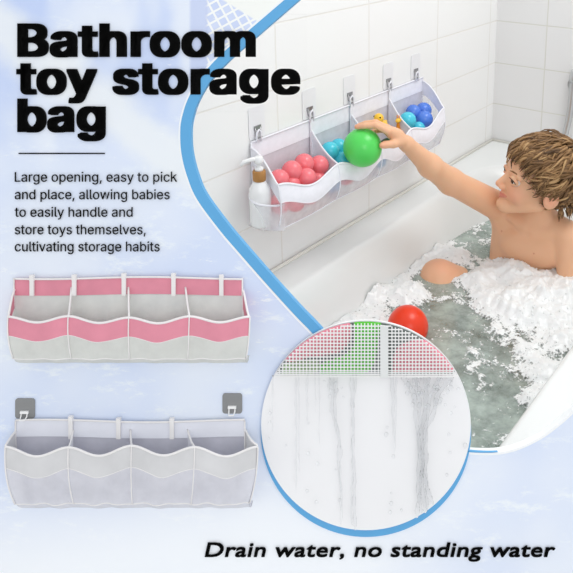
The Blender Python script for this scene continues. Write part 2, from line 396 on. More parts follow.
def surface_nets(V, lo, h):
    s = V < 0
    c = [(i,j,k) for i in (0,1) for j in (0,1) for k in (0,1)]
    n = V.shape
    sub = lambda A,o: A[o[0]:n[0]-1+o[0],o[1]:n[1]-1+o[1],o[2]:n[2]-1+o[2]]
    cnt = sum(sub(s,o).astype(np.uint8) for o in c)
    mask = (cnt > 0)&(cnt < 8); ids = np.full(mask.shape,-1,np.int64); I = np.argwhere(mask); ids[mask] = np.arange(len(I))
    P = np.zeros((len(I),3)); W = np.zeros(len(I))
    for a in c:
        for ax in range(3):
            if a[ax] == 1: continue
            bb = list(a); bb[ax] = 1
            va = V[I[:,0]+a[0],I[:,1]+a[1],I[:,2]+a[2]]; vb = V[I[:,0]+bb[0],I[:,1]+bb[1],I[:,2]+bb[2]]
            m = (va < 0) != (vb < 0); t = np.where(m, va/np.where(m,va-vb,1), 0)
            q = np.array(a,float)[None].repeat(len(I),0); q[:,ax] += t
            P[m] += q[m]; W[m] += 1
    P = lo+h*(I+P/W[:,None]); F = []
    for ax in range(3):
        o1,o2 = [(1,2),(2,0),(0,1)][ax]
        A = s; B = np.roll(s,-1,ax); d = A != B
        sl = [slice(1,n[q]-1) for q in range(3)]; sl[ax] = slice(0,n[ax]-1)
        J = np.argwhere(d[tuple(sl)])+np.array([0 if q == ax else 1 for q in range(3)])
        def cell(a,bq):
            K = J.copy(); K[:,o1] -= a; K[:,o2] -= bq; return ids[K[:,0],K[:,1],K[:,2]]
        q = np.stack([cell(1,1),cell(0,1),cell(0,0),cell(1,0)],1)
        neg = s[J[:,0],J[:,1],J[:,2]]; q[~neg] = q[~neg][:,::-1]
        F.append(q)
    F = np.concatenate(F); F = F[(F >= 0).all(1)]
    return P, F

# head frame (face forward, left, up)
HC = np.array([.4008,1.631,.6947]); HS = 1.05
HF = np.array([-.7408,-.6493,.1721]); HL = np.array([.6417,-.7598,-.1048]); HU = np.array([.1988,.0328,.9795])
HM = np.stack([HF,HL,HU],1)
def hw(x,y,z): return HC+HM@(np.array([x,y,z])*HS)
def hell(c,r,kind='ell',k=.012): return (kind, hw(*c), np.array(r)*HS, HM, k)
def hcap(a,ra,c,rc,k=.008): return ('cap', hw(*a), ra*HS, hw(*c), rc*HS, k)
P_ = []
# torso
P_ += [('ell',(.392,1.670,.505),(.092,.058,.066),None,.03),('ell',(.366,1.672,.445),(.086,.056,.085),None,.03),
       ('ell',(.354,1.680,.36),(.086,.060,.09),None,.03),('ell',(.38,1.70,.285),(.092,.070,.062),None,.03)]
P_ += [('cap',(.385,1.665,.575),.036,(.474,1.655,.560),.033,.03),('cap',(.385,1.665,.575),.036,(.312,1.668,.572),.034,.03)]
P_ += [('cap',(.392,1.668,.565),.036,tuple(hw(-.022,0,-.045)),.036,.02)]
P_ += [('ell',(.352,1.622,.505),(.036,.016,.030),None,.03),('ell',(.430,1.628,.503),(.036,.016,.030),None,.03)]
# collar bones
P_ += [('cap',(.375,1.622,.560),.006,(.33,1.628,.575),.006,.02),('cap',(.400,1.622,.557),.006,(.47,1.635,.566),.006,.02)]
# right arm reaching out
P_ += [('cap',(.298,1.675,.568),.040,(.223,1.502,.690),.0315,.015),('cap',(.223,1.502,.690),.032,(.207,1.428,.750),.0275,.015),
       ('cap',(.207,1.428,.750),.0275,(.187,1.352,.824),.0175,.015),('cap',(.302,1.668,.545),.034,(.300,1.672,.42),.036,.03)]
# right palm, fingers, thumb
P_ += [('cap',(.187,1.352,.824),.0165,(.172,1.318,.856),.0135,.010),('cap',(.178,1.325,.85),.012,(.173,1.298,.866),.0095,.008),
       ('cap',(.176,1.330,.85),.012,(.152,1.322,.862),.010,.008),('cap',(.176,1.335,.845),.012,(.147,1.336,.852),.009,.008),('cap',(.182,1.325,.842),.011,(.160,1.306,.866),.010,.008)]
fing = [((.175,1.293,.868),(.150,1.280,.881),(.128,1.268,.8785),(.112,1.262,.8745),.0075),
        ((.163,1.307,.869),(.138,1.297,.880),(.118,1.289,.876),(.103,1.283,.870),.0078),
        ((.153,1.322,.864),(.130,1.315,.870),(.112,1.306,.864),(.100,1.298,.858),.0074),
        ((.147,1.336,.853),(.128,1.331,.852),(.113,1.322,.846),(.105,1.314,.842),.0065)]
for a,c,d,e,r in fing: P_ += [('cap',a,r*1.1,c,r,.003),('cap',c,r,d,r*.92,.002),('cap',d,r*.92,e,r*.8,.002)]
P_ += [('cap',(.186,1.330,.836),.0125,(.182,1.304,.836),.0095,.006),('cap',(.182,1.304,.836),.0095,(.1735,1.285,.838),.0085,.003),('cap',(.1735,1.285,.838),.0082,(.1705,1.277,.838),.0072,.003)]
# left arm, down into the foam, hand resting under water
P_ += [('cap',(.484,1.650,.550),.038,(.503,1.622,.430),.030,.010),('cap',(.503,1.622,.430),.030,(.490,1.575,.415),.027,.010),('cap',(.490,1.575,.415),.027,(.462,1.520,.425),.018,.01),
       ('cap',(.462,1.52,.425),.017,(.450,1.490,.425),.014,.008)]
for k in range(4): P_.append(('cap',(.462-.009*k,1.488,.424),.0072,(.456-.013*k,1.45,.415),.006,.003))
P_.append(('cap',(.445,1.51,.425),.009,(.424,1.485,.42),.007,.005))
# legs
P_ += [('cap',(.335,1.68,.280),.066,(.200,1.500,.410),.053,.03),('cap',(.200,1.500,.410),.050,(.252,1.42,.325),.036,.015),('cap',(.252,1.42,.325),.036,(.285,1.345,.265),.026,.015),
       ('cap',(.288,1.345,.255),.025,(.300,1.255,.245),.018,.012)]
P_ += [('cap',(.425,1.68,.290),.066,(.445,1.545,.400),.050,.03),('cap',(.445,1.545,.400),.048,(.480,1.44,.36),.036,.015),('cap',(.480,1.44,.36),.036,(.500,1.375,.325),.026,.015),
       ('cap',(.502,1.375,.32),.025,(.492,1.335,.405),.019,.012)]
for k in range(5):
    P_.append(('cap',(.284+.008*k,1.262,.245),.008,(.284+.009*k,1.240,.243),.0065,.003))
    P_.append(('cap',(.476+.008*k,1.338,.405),.008,(.475+.0085*k,1.334,.424),.0062,.003))
# head
P_ += [hell((-.015,0,.026),(.086,.068,.070)), hell((.028,0,-.018),(.052,.050,.062)), hell((.028,0,.032),(.050,.056,.046))]
for s in (-1,1):
    P_ += [hcap((.060,s*.009,-.079),.014,(.0,s*.045,-.048),.013,.016), hell((.048,s*.031,-.032),(.025,.021,.022),k=.014)]
P_ += [hell((.068,0,-.077),(.018,.017,.015),k=.012)]
P_ += [hcap((.074,0,.006),.0055,(.093,0,-.024),.0078,.010), hell((.086,.008,-.029),(.008,.006,.0058),k=.005), hell((.086,-.008,-.029),(.008,.006,.0058),k=.005)]
for s in (-1,1):
    P_ += [hell((.087,s*.029,.000),(.015,.015,.011),'cut',.012), hcap((.072,s*.016,.018),.006,(.062,s*.044,.016),.006,.010)]
    P_ += [hcap((.0745,s*.018,.003),.0036,(.0765,s*.029,.0090),.0038,.003), hcap((.0765,s*.029,.0090),.0038,(.067,s*.043,.003),.0038,.003),
           hcap((.0735,s*.019,-.004),.0030,(.0735,s*.031,-.0068),.0034,.003), hcap((.0735,s*.031,-.0068),.0034,(.066,s*.042,-.002),.0034,.003)]
    P_ += [hcap((.0795,s*.002,-.0500),.0038,(.067,s*.025,-.0440),.0028,.006), hcap((.0775,0,-.0570),.0042,(.067,s*.023,-.0465),.0028,.006)]
    P_ += [hell((-.010,s*.075,-.012),(.019,.008,.026),k=.004), hell((-.005,s*.084,-.009),(.011,.0055,.016),'cut',.003)]
vh = .0023
V,lo = sdf_grid(P_, (.07,1.20,.19), (.60,1.80,.83), vh)
# the cranium rises above 0.83: keep enough room
V,lo = sdf_grid(P_, (.07,1.20,.19), (.60,1.80,.91), vh)
P,F = surface_nets(V, lo, vh); del V
me = bpy.data.meshes.new('body')
me.vertices.add(len(P)); me.vertices.foreach_set('co', P.astype(np.float32).ravel())
me.loops.add(len(F)*4); me.loops.foreach_set('vertex_index', F.astype(np.int32).ravel())
me.polygons.add(len(F)); me.polygons.foreach_set('loop_start', np.arange(0,len(F)*4,4,dtype=np.int32)); me.polygons.foreach_set('loop_total', np.full(len(F),4,np.int32))
me.polygons.foreach_set('use_smooth', np.ones(len(F),bool)); me.update(calc_edges=True); me.validate()
# skin tone: lips, cheeks, ears, knuckles and knees are redder by nature
Q = (P-HC)@HM/HS
base = np.array(srgb(236,186,150)); lip = np.array(srgb(212,118,108)); flush = np.array(srgb(234,152,128)); nail = np.array(srgb(236,170,156))
col = np.tile(base,(len(P),1))
def blend(w,c):
    global col
    w = np.clip(w,0,1)[:,None]; col = col*(1-w)+c*w
g = lambda d,r: np.exp(-(d/r)**2)
for s in (-1,1):
    blend(.55*g(np.linalg.norm(Q-[.062,s*.036,-.032],axis=1),.022), flush)
    blend(.6*g(np.linalg.norm(Q-[-.008,s*.076,-.008],axis=1),.022), flush)
    for t in np.linspace(0,1,7):
        pu = np.array([.0825-.0125*t, s*(.002+.022*t), -.0505+.0060*t]); pl = np.array([.080-.010*t, s*.022*t, -.0568+.0110*t])
        for q in (pu,pl): blend(.62*(np.linalg.norm(Q-q,axis=1) < .0046*(1-.45*t)).astype(float), lip)
blend(.4*g(np.linalg.norm(Q-[.098,0,-.028],axis=1),.014), flush)
for kn,r in (((.205,1.50,.44),.04),((.445,1.53,.44),.04)): blend(.4*g(np.linalg.norm(P-np.array(kn),axis=1),r), flush)
for f in fing: blend(.6*g(np.linalg.norm(P-np.array(f[3]),axis=1),.010), flush)
blend(.5*g(np.linalg.norm(P-np.array((.170,1.276,.838)),axis=1),.010), flush)
for c in ((.312,1.630,.530),(.410,1.610,.505)): blend(.8*(np.linalg.norm(P-np.array(c),axis=1) < .0055).astype(float), np.array(srgb(206,134,112)))
at = me.color_attributes.new('tone','FLOAT_COLOR','POINT'); at.data.foreach_set('color', np.concatenate([col,np.ones((len(P),1))],1).astype(np.float32).ravel())
nt = M['skin'].node_tree; ca = nt.nodes.new('ShaderNodeVertexColor'); ca.layer_name = 'tone'
nz = nt.nodes.new('ShaderNodeTexNoise'); nz.inputs['Scale'].default_value = 25; tcn = nt.nodes.new('ShaderNodeTexCoord'); nt.links.new(tcn.outputs['Object'],nz.inputs['Vector'])
mxc = nt.nodes.new('ShaderNodeMix'); mxc.data_type = 'RGBA'; mxc.blend_type = 'MULTIPLY'; mr = nt.nodes.new('ShaderNodeMapRange'); mr.inputs['To Min'].default_value = 0; mr.inputs['To Max'].default_value = .25
nt.links.new(nz.outputs['Fac'],mr.inputs['Value']); nt.links.new(mr.outputs[0],mxc.inputs['Factor']); nt.links.new(ca.outputs['Color'],mxc.inputs['A']); mxc.inputs['B'].default_value = (.95,.85,.76,1)
nt.links.new(mxc.outputs['Result'], nt.nodes['Principled BSDF'].inputs['Base Color'])
me.materials.append(M['skin'])
person = empty('person', (.38,1.69,.22)); tag(person, 'bare-chested child sitting in the bath, reaching out to hold a big green ball', 'person')
def pchild(o): o.parent = person; o.matrix_parent_inverse = Matrix.Translation(person.location).inverted(); return o
bo = bpy.data.objects.new('body', me); C.objects.link(bo); pchild(bo)
# eyes
irism = mat('iris', srgb(92,70,52), .15, .6); whitem = mat('eye_white', srgb(232,226,222), .2, .5); pupm = mat('pupil', (.004,.004,.004), .1, .6)
for s,nm in ((1,'eye'),(-1,'eye')):
    c = hw(.0640,s*.0295,.0005); g_ = HF*.93+HL*s*.20-HU*.06; g_ /= np.linalg.norm(g_)
    b = MB(); b.ball(c, .0120*HS, 24, 16); eo = pchild(b.build(nm, whitem, None, True))
    Rq = Vector(g_).to_track_quat('Z','Y').to_matrix()
    b = MB(); b.lathe([(.0001,.0),(.0060,.0)][::-1]+[(.0060,.0001),(.0045,.0011),(.0001,.0016)], 20, c+g_*.0112*HS, Rq); io = b.build('iris', irism, None, True)
    io.parent = eo; io.matrix_parent_inverse = Matrix.Identity(4)
    b = MB(); b.lathe([(.0030,.0),(.0028,.0020),(.0001,.0022)], 16, c+g_*.0112*HS, Rq); io = b.build('pupil', pupm, None, True)
    io.parent = eo; io.matrix_parent_inverse = Matrix.Identity(4)
lashm = noisy(mat('lash_brown', srgb(78,56,42), .7, .2), 200, .1); browm = noisy(mat('brow_brown', srgb(150,112,78), .8, .2), 200, .1)
for s in (1,-1):
    b = MB(); b.tube([hw(.0775,s*.018,.0018),hw(.0803,s*.0245,.0058),hw(.0792,s*.031,.0066),hw(.0742,s*.038,.0040),hw(.0705,s*.0455,-.0005)],[.0006,.0011,.0013,.0012,.0006],6)
    pchild(b.build('eyelash', lashm, None, True))
    b = MB(); b.tube([hw(.079,s*.013,.018),hw(.0775,s*.023,.0215),hw(.0715,s*.034,.0220),hw(.063,s*.045,.0175)],[.0010,.0020,.0018,.0008],6)
    pchild(b.build('eyebrow', browm, None, True))
# hair
hairv = []; hairf = []; hairc = []
def add_lock(pts, rs, c, n=5):
    m = MB(); m.tube(pts, rs, n); bb = len(hairv); hairv.extend(m.v); hairf.extend([tuple(i+bb for i in f) for f in m.f]); hairc.extend([c]*len(m.v))
hc0 = np.array([-.017,0,.027]); hr = np.array([.091,.0735,.077])
def hairline(p):
    x,y,z = p; ay = abs(y)
    if x > .035: return z > .066
    if x > .0: return z > .066-(.035-x)*1.5+0*ay
    if x > -.03: return z > .012-( -x)*.2 if x > -.022 else z > -.02
    return z > -.055
dark = [srgb(84,60,38),srgb(112,82,52),srgb(134,101,66),srgb(156,120,80),srgb(182,146,102)]
# scalp cap
seg,rg = 48,30; cap = {}
for i in range(rg+1):
    th = PI*i/rg
    for k in range(seg):
        a = 2*PI*k/seg; d = np.array([math.sin(th)*math.cos(a),math.sin(th)*math.sin(a),math.cos(th)])
        p = hc0+d*hr*1.0
        if hairline(p): cap[i,k] = len(hairv); hairv.append(tuple(hw(*p))); hairc.append(dark[1])
for i in range(rg):
    for k in range(seg):
        q = [(i,k),(i+1,k),(i+1,(k+1)%seg),(i,(k+1)%seg)]
        if all(t in cap for t in q): hairf.append(tuple(cap[t] for t in q))
crown = np.array([-.62,.12,.77]); rnd = np.random.RandomState(5)
cnt = 0
while cnt < 2300:
    d = rnd.normal(size=3); d /= np.linalg.norm(d); p = hc0+d*hr
    if not hairline(p): continue
    cnt += 1
    t = d-crown; t -= d*(t@d); t /= np.linalg.norm(t)+1e-6
    sw = np.cross(d,t); clump = noise.noise(Vector(d*5)) ; ang = 1.5*clump+rnd.uniform(-.3,.3); t = t*math.cos(ang)+sw*math.sin(ang)
    if d[2] > -.2: t = t+np.array([.25 if d[0] > -.2 else 0,0,0])
    L = rnd.uniform(.030,.052); lift = rnd.uniform(.002,.011)+.006*max(0,noise.noise(Vector(d*4+np.array([3,1,2]))))
    if d[0] > .55: L *= .8
    pts = []; ph = rnd.uniform(0,6); q = d.copy()
    for j in range(7):
        s = j/6
        dd = d+t*(s*L/.08); dd /= np.linalg.norm(dd)
        out = 1+ (lift*math.sin(PI*min(1,s*1.1)*.8)+.0035+.004*s*abs(math.sin(ph)))/.08
        wv = np.cross(dd,t)*.0065*math.sin(ph+s*4.5)*s
        pts.append(hw(*(hc0+dd*hr*out+wv+np.array([0,0,-.006*s*s if d[2] > .2 else 0]))))
    r = rnd.uniform(.0020,.0036)
    tone = min(4,max(0,int(round(2+2.0*noise.noise(Vector(d*7+np.array([9,9,9])))*1.3+rnd.normal()*.85))))
    add_lock(pts, [r*.7,r,r,r*.9,r*.7,r*.45,r*.12], dark[tone])
# fringe over the forehead and wisps round the ear
for k in range(90):
    y = rnd.uniform(-.055,.062); x = .055-abs(y)*.55+rnd.uniform(-.012,.008); z = .080+rnd.uniform(-.008,.012)-abs(y)*.25
    dy = rnd.uniform(-.006,.016); L = rnd.uniform(.016,.028)
    pts = []
    for j in range(6):
        s = j/5; xx = x+.026*s-.012*s*s; zz = z-L*s*s-.004*s
        yy = y+dy*s+.003*math.sin(s*4+k)
        # stay outside the forehead
        rad = ((xx-.0)/.088)**2+(yy/.064)**2+((zz-.015)/.085)**2
        f_ = 1/math.sqrt(rad) if rad < 1 else 1
        pts.append(hw(xx*f_,yy*f_,.015+(zz-.015)*f_))
    r = rnd.uniform(.0026,.004); add_lock(pts,[r,r,r*.9,r*.7,r*.45,r*.15],dark[rnd.randint(1,5)])
for s_ in (-1,1):
    for k in range(110):
        x = rnd.uniform(-.092,.006); z = rnd.uniform(.010,.035) if x > -.022 else rnd.uniform(-.045,.03)
        L = rnd.uniform(.018,.034); pts = []
        for j in range(6):
            s = j/5; xx = x-.012*s*(1 if x < -.03 else .2); zz = z-L*s
            if x > -.032: zz = max(zz, .016)
            yw = .0725*math.sqrt(max(.05,1-((xx+.017)/.096)**2))*math.sqrt(max(.2,1-(max(0,-zz-.0)/.11)**2))+.004+.003*math.sin(s*5+k)
            pts.append(hw(xx,s_*yw,zz))
        r = rnd.uniform(.0026,.0042); add_lock(pts,[r,r,r*.9,r*.7,r*.45,r*.15],dark[rnd.randint(0,4)])
hm = mat('sandy_brown_hair', srgb(150,112,72), .5, .35); nt = hm.node_tree; v = nt.nodes.new('ShaderNodeVertexColor'); v.layer_name = 'tone'; nt.links.new(v.outputs['Color'], nt.nodes['Principled BSDF'].inputs['Base Color'])
ho = mesh_obj('hair', hairv, hairf, hm, None, True); pchild(ho)
at = ho.data.color_attributes.new('tone','FLOAT_COLOR','POINT'); at.data.foreach_set('color', np.concatenate([np.array(hairc),np.ones((len(hairc),1))],1).astype(np.float32).ravel())

# ------------------------------------------------------------------ balls and toys
def ball(loc, r, m, label, group=None, name='plastic_ball', cat='ball'):
    b = MB(); b.ball((0,0,0), r, 40, 24); o = b.build(name, m, None, True, loc); return tag(o, label, cat, group)
green = ball((.120,1.272,.824), .0445, M['green'], 'large glossy green ball held in the child\'s hand over the wall bag', name='toy_ball')
ball((.278,1.223,.452), .0455, M['red'], 'red ball floating in the bath water beside the round water picture', name='toy_ball')
proto = {}
def small(m, loc, r, label, group):
    key = m.name
    if key not in proto:
        proto[key] = ball(loc, .0225, m, label, group); o = proto[key]
    else:
        o = proto[key].copy(); C.objects.link(o); o.location = loc
    o.scale = (r/.0225,)*3; o['label'] = label; o['group'] = group; return o
g1 = 'small balls in the first pocket of the wall bag'
for (x,y,z),lab in zip([(.055,1.062,.800),(.050,1.109,.804),(.070,1.133,.784),(.043,1.158,.804),(.055,1.195,.791),(.055,1.098,.776),(.060,1.182,.760)],
    ['coral pink ball nearest the pump bottle in the wall bag','coral pink ball in the left pocket, behind the front middle one','coral pink ball at the front middle of the left pocket',
     'coral pink ball at the back right of the left pocket, against the divider','coral pink ball at the front right of the left pocket',
     'coral pink ball low at the back left of the left pocket','coral pink ball buried low among the others in the left pocket']):
    small(M['pinkball'], (x,y,z), .0225, lab, g1)
for q,(x,y,z) in enumerate([(.070,1.045,.755),(.074,1.090,.745),(.072,1.139,.743),(.040,1.115,.742),(.072,1.270,.745),(.074,1.318,.742)]):
    lab = ['coral pink ball behind the lower net at its left end','coral pink ball behind the lower net, second from its left end','coral pink ball behind the lower net below the left pocket dip',
           'coral pink ball at the bottom back of the left pocket','coral pink ball behind the lower net below the turquoise balls','coral pink ball behind the lower net below the green ball'][q]
    small(M['pinkball'], (x,y,z), .0215, lab, 'pink balls behind the lower net')
small(M['sky'], (.074,1.218,.744), .0205, 'pale blue ball behind the lower net beside the pink ones', 'pale blue balls behind the lower net')
small(M['sky'], (.074,1.402,.744), .0205, 'pale blue ball behind the lower net of the third pocket', 'pale blue balls behind the lower net')
g2 = 'turquoise balls in the wall bag'
for (x,y,z),lab in zip([(.040,1.254,.805),(.034,1.295,.800),(.062,1.271,.780),(.060,1.323,.762),(.030,1.345,.780)],
    ['turquoise ball at the back left of the second pocket, against the divider','turquoise ball at the back of the second pocket, behind the big green ball','turquoise ball at the front left of the second pocket',
     'turquoise ball peeking out below the big green ball','turquoise ball low behind the big green ball']):
    small(M['aqua'], (x,y,z), .0215, lab, g2)
small(M['aqua'], (.050,1.575,.799), .0225, 'turquoise ball at the left of the rightmost pocket', g2)
small(M['aqua'], (.065,1.606,.771), .018, 'turquoise ball lowest in the rightmost pocket', g2)
small(M['blueball'], (.062,1.641,.787), .0235, 'blue ball at the front of the rightmost pocket', 'blue balls in the rightmost pocket')
small(M['blueball'], (.034,1.683,.797), .0225, 'blue ball at the back right of the rightmost pocket', 'blue balls in the rightmost pocket')
small(M['blueball'], (.030,1.635,.803), .021, 'blue ball at the back left of the rightmost pocket', 'blue balls in the rightmost pocket')
# rubber duck
d = empty('rubber_duck', (.034,1.470,.808)); tag(d, 'small yellow rubber duck in the third pocket of the wall bag', 'bath toy')
b = MB(); b.ball((0,0,0), .019, 20, 14, (1,1.15,.8)); b.ball((0,.020,.006), .007, 12, 8, (.7,1.2,.6)); b.build('body', M['yellow'], d, True)
b = MB(); b.ball((0,-.008,.022), .013, 20, 14); b.build('head', M['yellow'], d, True)
b = MB(); b.ball((.004,-.021,.020), .006, 12, 8, (.9,1,.4)); b.build('beak', M['orange'], d, True)
for s in (-1,1): b = MB(); b.ball((s*.009,-.015,.027), .0022, 8, 6); b.build('eye', M['black'], d, True)
# toy turtle
d = empty('toy_turtle', (.062,1.470,.765)); tag(d, 'dark green toy turtle with an orange face in the third pocket', 'bath toy')
b = MB(); b.ball((0,0,0), .024, 24, 14, (1,1.1,.6)); b.build('shell', M['darkgreen'], d, True)
b = MB(); b.ball((.008,.025,.004), .010, 16, 10); b.build('head', M['orange'], d, True)
for sx,sy in ((1,1),(1,-1),(-1,1),(-1,-1)): b = MB(); b.ball((sx*.017,sy*.017,-.007), .008, 12, 8, (1.2,1,.5)); b.build('leg', M['orange'], d, True)
# toy giraffe
d = empty('toy_giraffe', (.050,1.538,.775)); tag(d, 'small orange toy giraffe standing by the divider beside the blue balls', 'bath toy')
b = MB(); b.ball((0,0,0), .012, 16, 10, (1,1.4,.9)); b.tube([(0,-.008,.004),(0,-.010,.02),(0,-.010,.032)],[.007,.005,.004],10); b.build('body', M['orange'], d, True)
b = MB(); b.ball((.002,-.013,.036), .007, 14, 10, (1,1.4,.9)); b.build('head', M['yellow'], d, True)
for s in (-1,1): b = MB(); b.tube([(s*.003,-.010,.040),(s*.0035,-.010,.049)],.0013,6); b.build('horn', M['orange'], d, True)
for sx,sy in ((1,1),(1,-1),(-1,1),(-1,-1)): b = MB(); b.tube([(sx*.006,sy*.010,-.005),(sx*.006,sy*.011,-.022)],.0032,8); b.build('leg', M['orange'], d, True)
for (y,z) in ((.008,.008),(-.006,.006),(.001,-.004)): b = MB(); b.ball((.0105,y,z*.6), .0028, 8, 6, (.5,1,1)); b.build('spot', M['darkgreen'], d, True)

# ------------------------------------------------------------------ toy storage bag (x: right, y: into the wall, z: up; z=0 is the top hem)
def toy_bag(name, Mw, W, Wf, hb, d, zf, dip, zb, backband, frontband, mats, corner=.10, strap_x=(), net_gather=.0, wob=0.0, endround=.5, dipshape=1.0, skew=0.0, seams=(0,.25,.5,.75,1), backseams=None, czf=None, taper=.02):
    root = empty(name, M=Mw); fabm, netm, backm, bindm, topm = mats
    NP = 4; czf = zf if czf is None else czf
    def cellu(t):
        k = max(i for i in range(4) if seams[i] <= t+1e-9); return min(1,(t-seams[k])/(seams[k+1]-seams[k])), k
    def back_z(x): return wob*math.sin(x/W*7+1)
    # plan path of the front sheet, s in [0,1]; first and last 'corner' are the end panels
    def plan(s):
        if s < corner: t = s/corner; e = 1-(1-t)**(1+endround*2); x = -W/2+((W-Wf)/2+skew)*t; return (x, d*(t*(1-endround)+e*endround))
        if s > 1-corner: t = (1-s)/corner; e = 1-(1-t)**(1+endround*2); x = W/2-((W-Wf)/2-skew)*t; return (x, d*(t*(1-endround)+e*endround))
        t = (s-corner)/(1-2*corner); x = skew-Wf/2+Wf*t
        pk = math.sin(PI*cellu(t)[0]); return (x, d*(1+.05*pk))
    def ztop(s):
        if s < corner: t = s/corner; return back_z(-W/2)-.012+(czf+.012)*sstep(t)
        if s > 1-corner: t = (1-s)/corner; return back_z(W/2)-.012+(czf+.012)*sstep(t)
        t = (s-corner)/(1-2*corner); u,k = cellu(t)
        hl = czf if k == 0 else zf; hr_ = czf if k == 3 else zf
        return hl+(hr_-hl)*sstep(u)-dip*(.5-.5*math.cos(2*PI*u))**dipshape+wob*.8*math.sin(t*9)*math.sin(PI*t)
    n,m = 144,16
    def pt(s, v, off=0):
        x,o = plan(s); zt = ztop(s); zbt = zb + (.4*net_gather*math.sin(s*50)) + .02*(1-min(1,o/d))*0
        z = zt+(zbt-zt)*v
        t = min(1,o/d)
        bul = .10*d*math.sin(PI*v)*t - .10*d*v*t
        fold = net_gather*math.sin(s*83+3*v)*.5*v*t
        cxs = 1-taper*v**2.2
        return Vector((skew+(x-skew)*cxs, -(o+bul+fold+off), z))
    vb = []
    for i in range(n+1):
        s = i/n; zt = ztop(s); vb.append(min(.9, frontband/max(.01,(zt-zb))) )
    def sheet(nm, v0, v1, mt, off=0, mm=6):
        vs = [pt(i/n, v0(i)+(v1(i)-v0(i))*j/mm, off) for i in range(n+1) for j in range(mm+1)]
        fs = [(i*(mm+1)+j, i*(mm+1)+j+1, (i+1)*(mm+1)+j+1, (i+1)*(mm+1)+j) for i in range(n) for j in range(mm)]
        return mesh_obj(nm, vs, fs, mt, root, True)
    sheet('front_band', lambda i: 0, lambda i: vb[i], fabm)
    sheet('front_net', lambda i: vb[i], lambda i: 1, netm, 0, 10)
    # back panel: band and net
    def back(nm, z0, z1, mt, y):
        N = 60; vs = []; fs = []
        for i in range(N+1):
            x = -W/2+W*i/N
            for z in (z0,z1): vs.append((x, y, back_z(x)*(1-abs(z)/abs(hb))+z))
        fs = [(2*i,2*i+2,2*i+3,2*i+1) for i in range(N)]
        return mesh_obj(nm, vs, fs, mt, root, True)
    back('back_band', 0, -backband, topm, -.002); back('back_net', -backband, hb, backm, -.001)
    # bottom
    vs = []; fs = []
    for i in range(n+1):
        p = pt(i/n,1); x = p.x
        for j in range(5): t = j/4; vs.append((x, p.y*(1-t)-.001*t, p.z*(1-t)+(hb)*t - .006*math.sin(PI*t)))
    fs = [(i*5+j,i*5+j+1,(i+1)*5+j+1,(i+1)*5+j) for i in range(n) for j in range(4)]
    mesh_obj('bottom_net', vs, fs, netm, root, True)
    # bindings
    r = .0022 if W > .4 else .0011
    b = MB(); b.tube([pt(i/n,0) for i in range(n+1)], r*1.15, 6)
    b.tube([pt(i/n,vb[i]) for i in range(n+1)], r*.35, 5)
    b.tube([pt(i/n,1) for i in range(n+1)], r*.6, 5)
    b.tube([(-W/2+W*i/40,-.003,back_z(-W/2+W*i/40)) for i in range(41)], r, 6)
    b.tube([(-W/2,-.003,0),(-W/2,-.002,hb)], r*.8, 6); b.tube([(W/2,-.003,0),(W/2,-.002,hb)], r*.8, 6)
    for s in (corner, 1-corner): b.tube([pt(s,j/8,.0005) for j in range(9)], r*.7, 6)
    b.build('binding', bindm, root, True)
    for k in range(1,NP):     # dividers with their seams
        s = corner+(1-2*corner)*seams[k]; x = plan(s)[0]
        xb = backseams[k-1] if backseams else -W/2+W*k/NP
        b = MB(); N = 8; vs = []; fs = []
        for i in range(N+1):
            t = i/N; f = pt(s,0); zt = (-backband*.55)*(1-t)+f.z*t-.10*d*math.sin(PI*t)
            g = pt(s,1); zbt = hb*(1-t)+g.z*t
            for j in range(5):
                v = j/4; vs.append((xb*(1-t)+f.x*t+.004*math.sin(PI*t)*v, -.002+(f.y+.002+(g.y-f.y)*v)*t, zt+(zbt-zt)*v))
        fs = [(i*5+j,i*5+j+1,(i+1)*5+j+1,(i+1)*5+j) for i in range(N) for j in range(4)]
        dv = mesh_obj('divider', vs, fs, backm if W > .4 else netm, root, True)
        b = MB(); b.tube([Vector(vs[i*5]) for i in range(N+1)], r, 6); bd = b.build('divider_binding', bindm, None, True); bd.parent = dv
        b = MB(); b.tube([pt(s,j/8,.001) for j in range(9)], r*.6, 6); b.build('seam', bindm, root, True)
    sw = .006 if W > .4 else .0022
    for x,zt in strap_x:
        zb_ = -backband*1.0
        b = MB(); z0 = back_z(x)
        b.box((x-sw,-.006,zb_),(x+sw,-.0035,z0+.001)); b.box((x-sw*1.05,-.0065,z0-.001),(x+sw*1.05,-.0025,z0+zt)); 
        b.build('strap', bindm, root)
    return root
WB = Matrix(((0,-1,0,0),(1,0,0,0),(0,0,1,0),(0,0,0,1)))   # right=+Y world, into=-X world
bagW = .69
Mw = Matrix.Translation((.002,1.035+bagW/2,.880)) @ WB
wb = toy_bag('toy_storage_bag', Mw, bagW, .67, -.180, .098, -.080, .023, -.168, .040, .038, (M['fab'],M['net'],M['netback'],M['bind'],M['fab']),
        corner=.09, strap_x=(), endround=.45, skew=-.035, seams=(0,.293,.54,.75,1), backseams=(-.151,.002,.173), czf=-.064)
tag(wb, 'white net toy bag full of colourful balls, hung on the tiled wall above the bath', 'storage bag')
def wl(y,x,z): return (y-(1.035+bagW/2), -x, z-.880)     # wall metres to bag metres
for k,(y) in enumerate((1.229,1.382,1.553)):
    b = MB(); x = y-(1.035+bagW/2); b.box((x-.0055,-.0065,-.085),(x+.0055,-.004,.0)); b.build('hanging_strap', M['bind'], wb)
for y in (1.055,1.229,1.382,1.553,1.687):
    b = MB(); x = y-(1.035+bagW/2); P0 = [(x-.006,-.006,-.004),(x-.006,-.007,.018),(x,-.008,.024),(x+.006,-.007,.018),(x+.006,-.006,-.004)]
    b.tube(P0, .0022, 6); b.build('hanging_loop', M['bind'], wb, True)
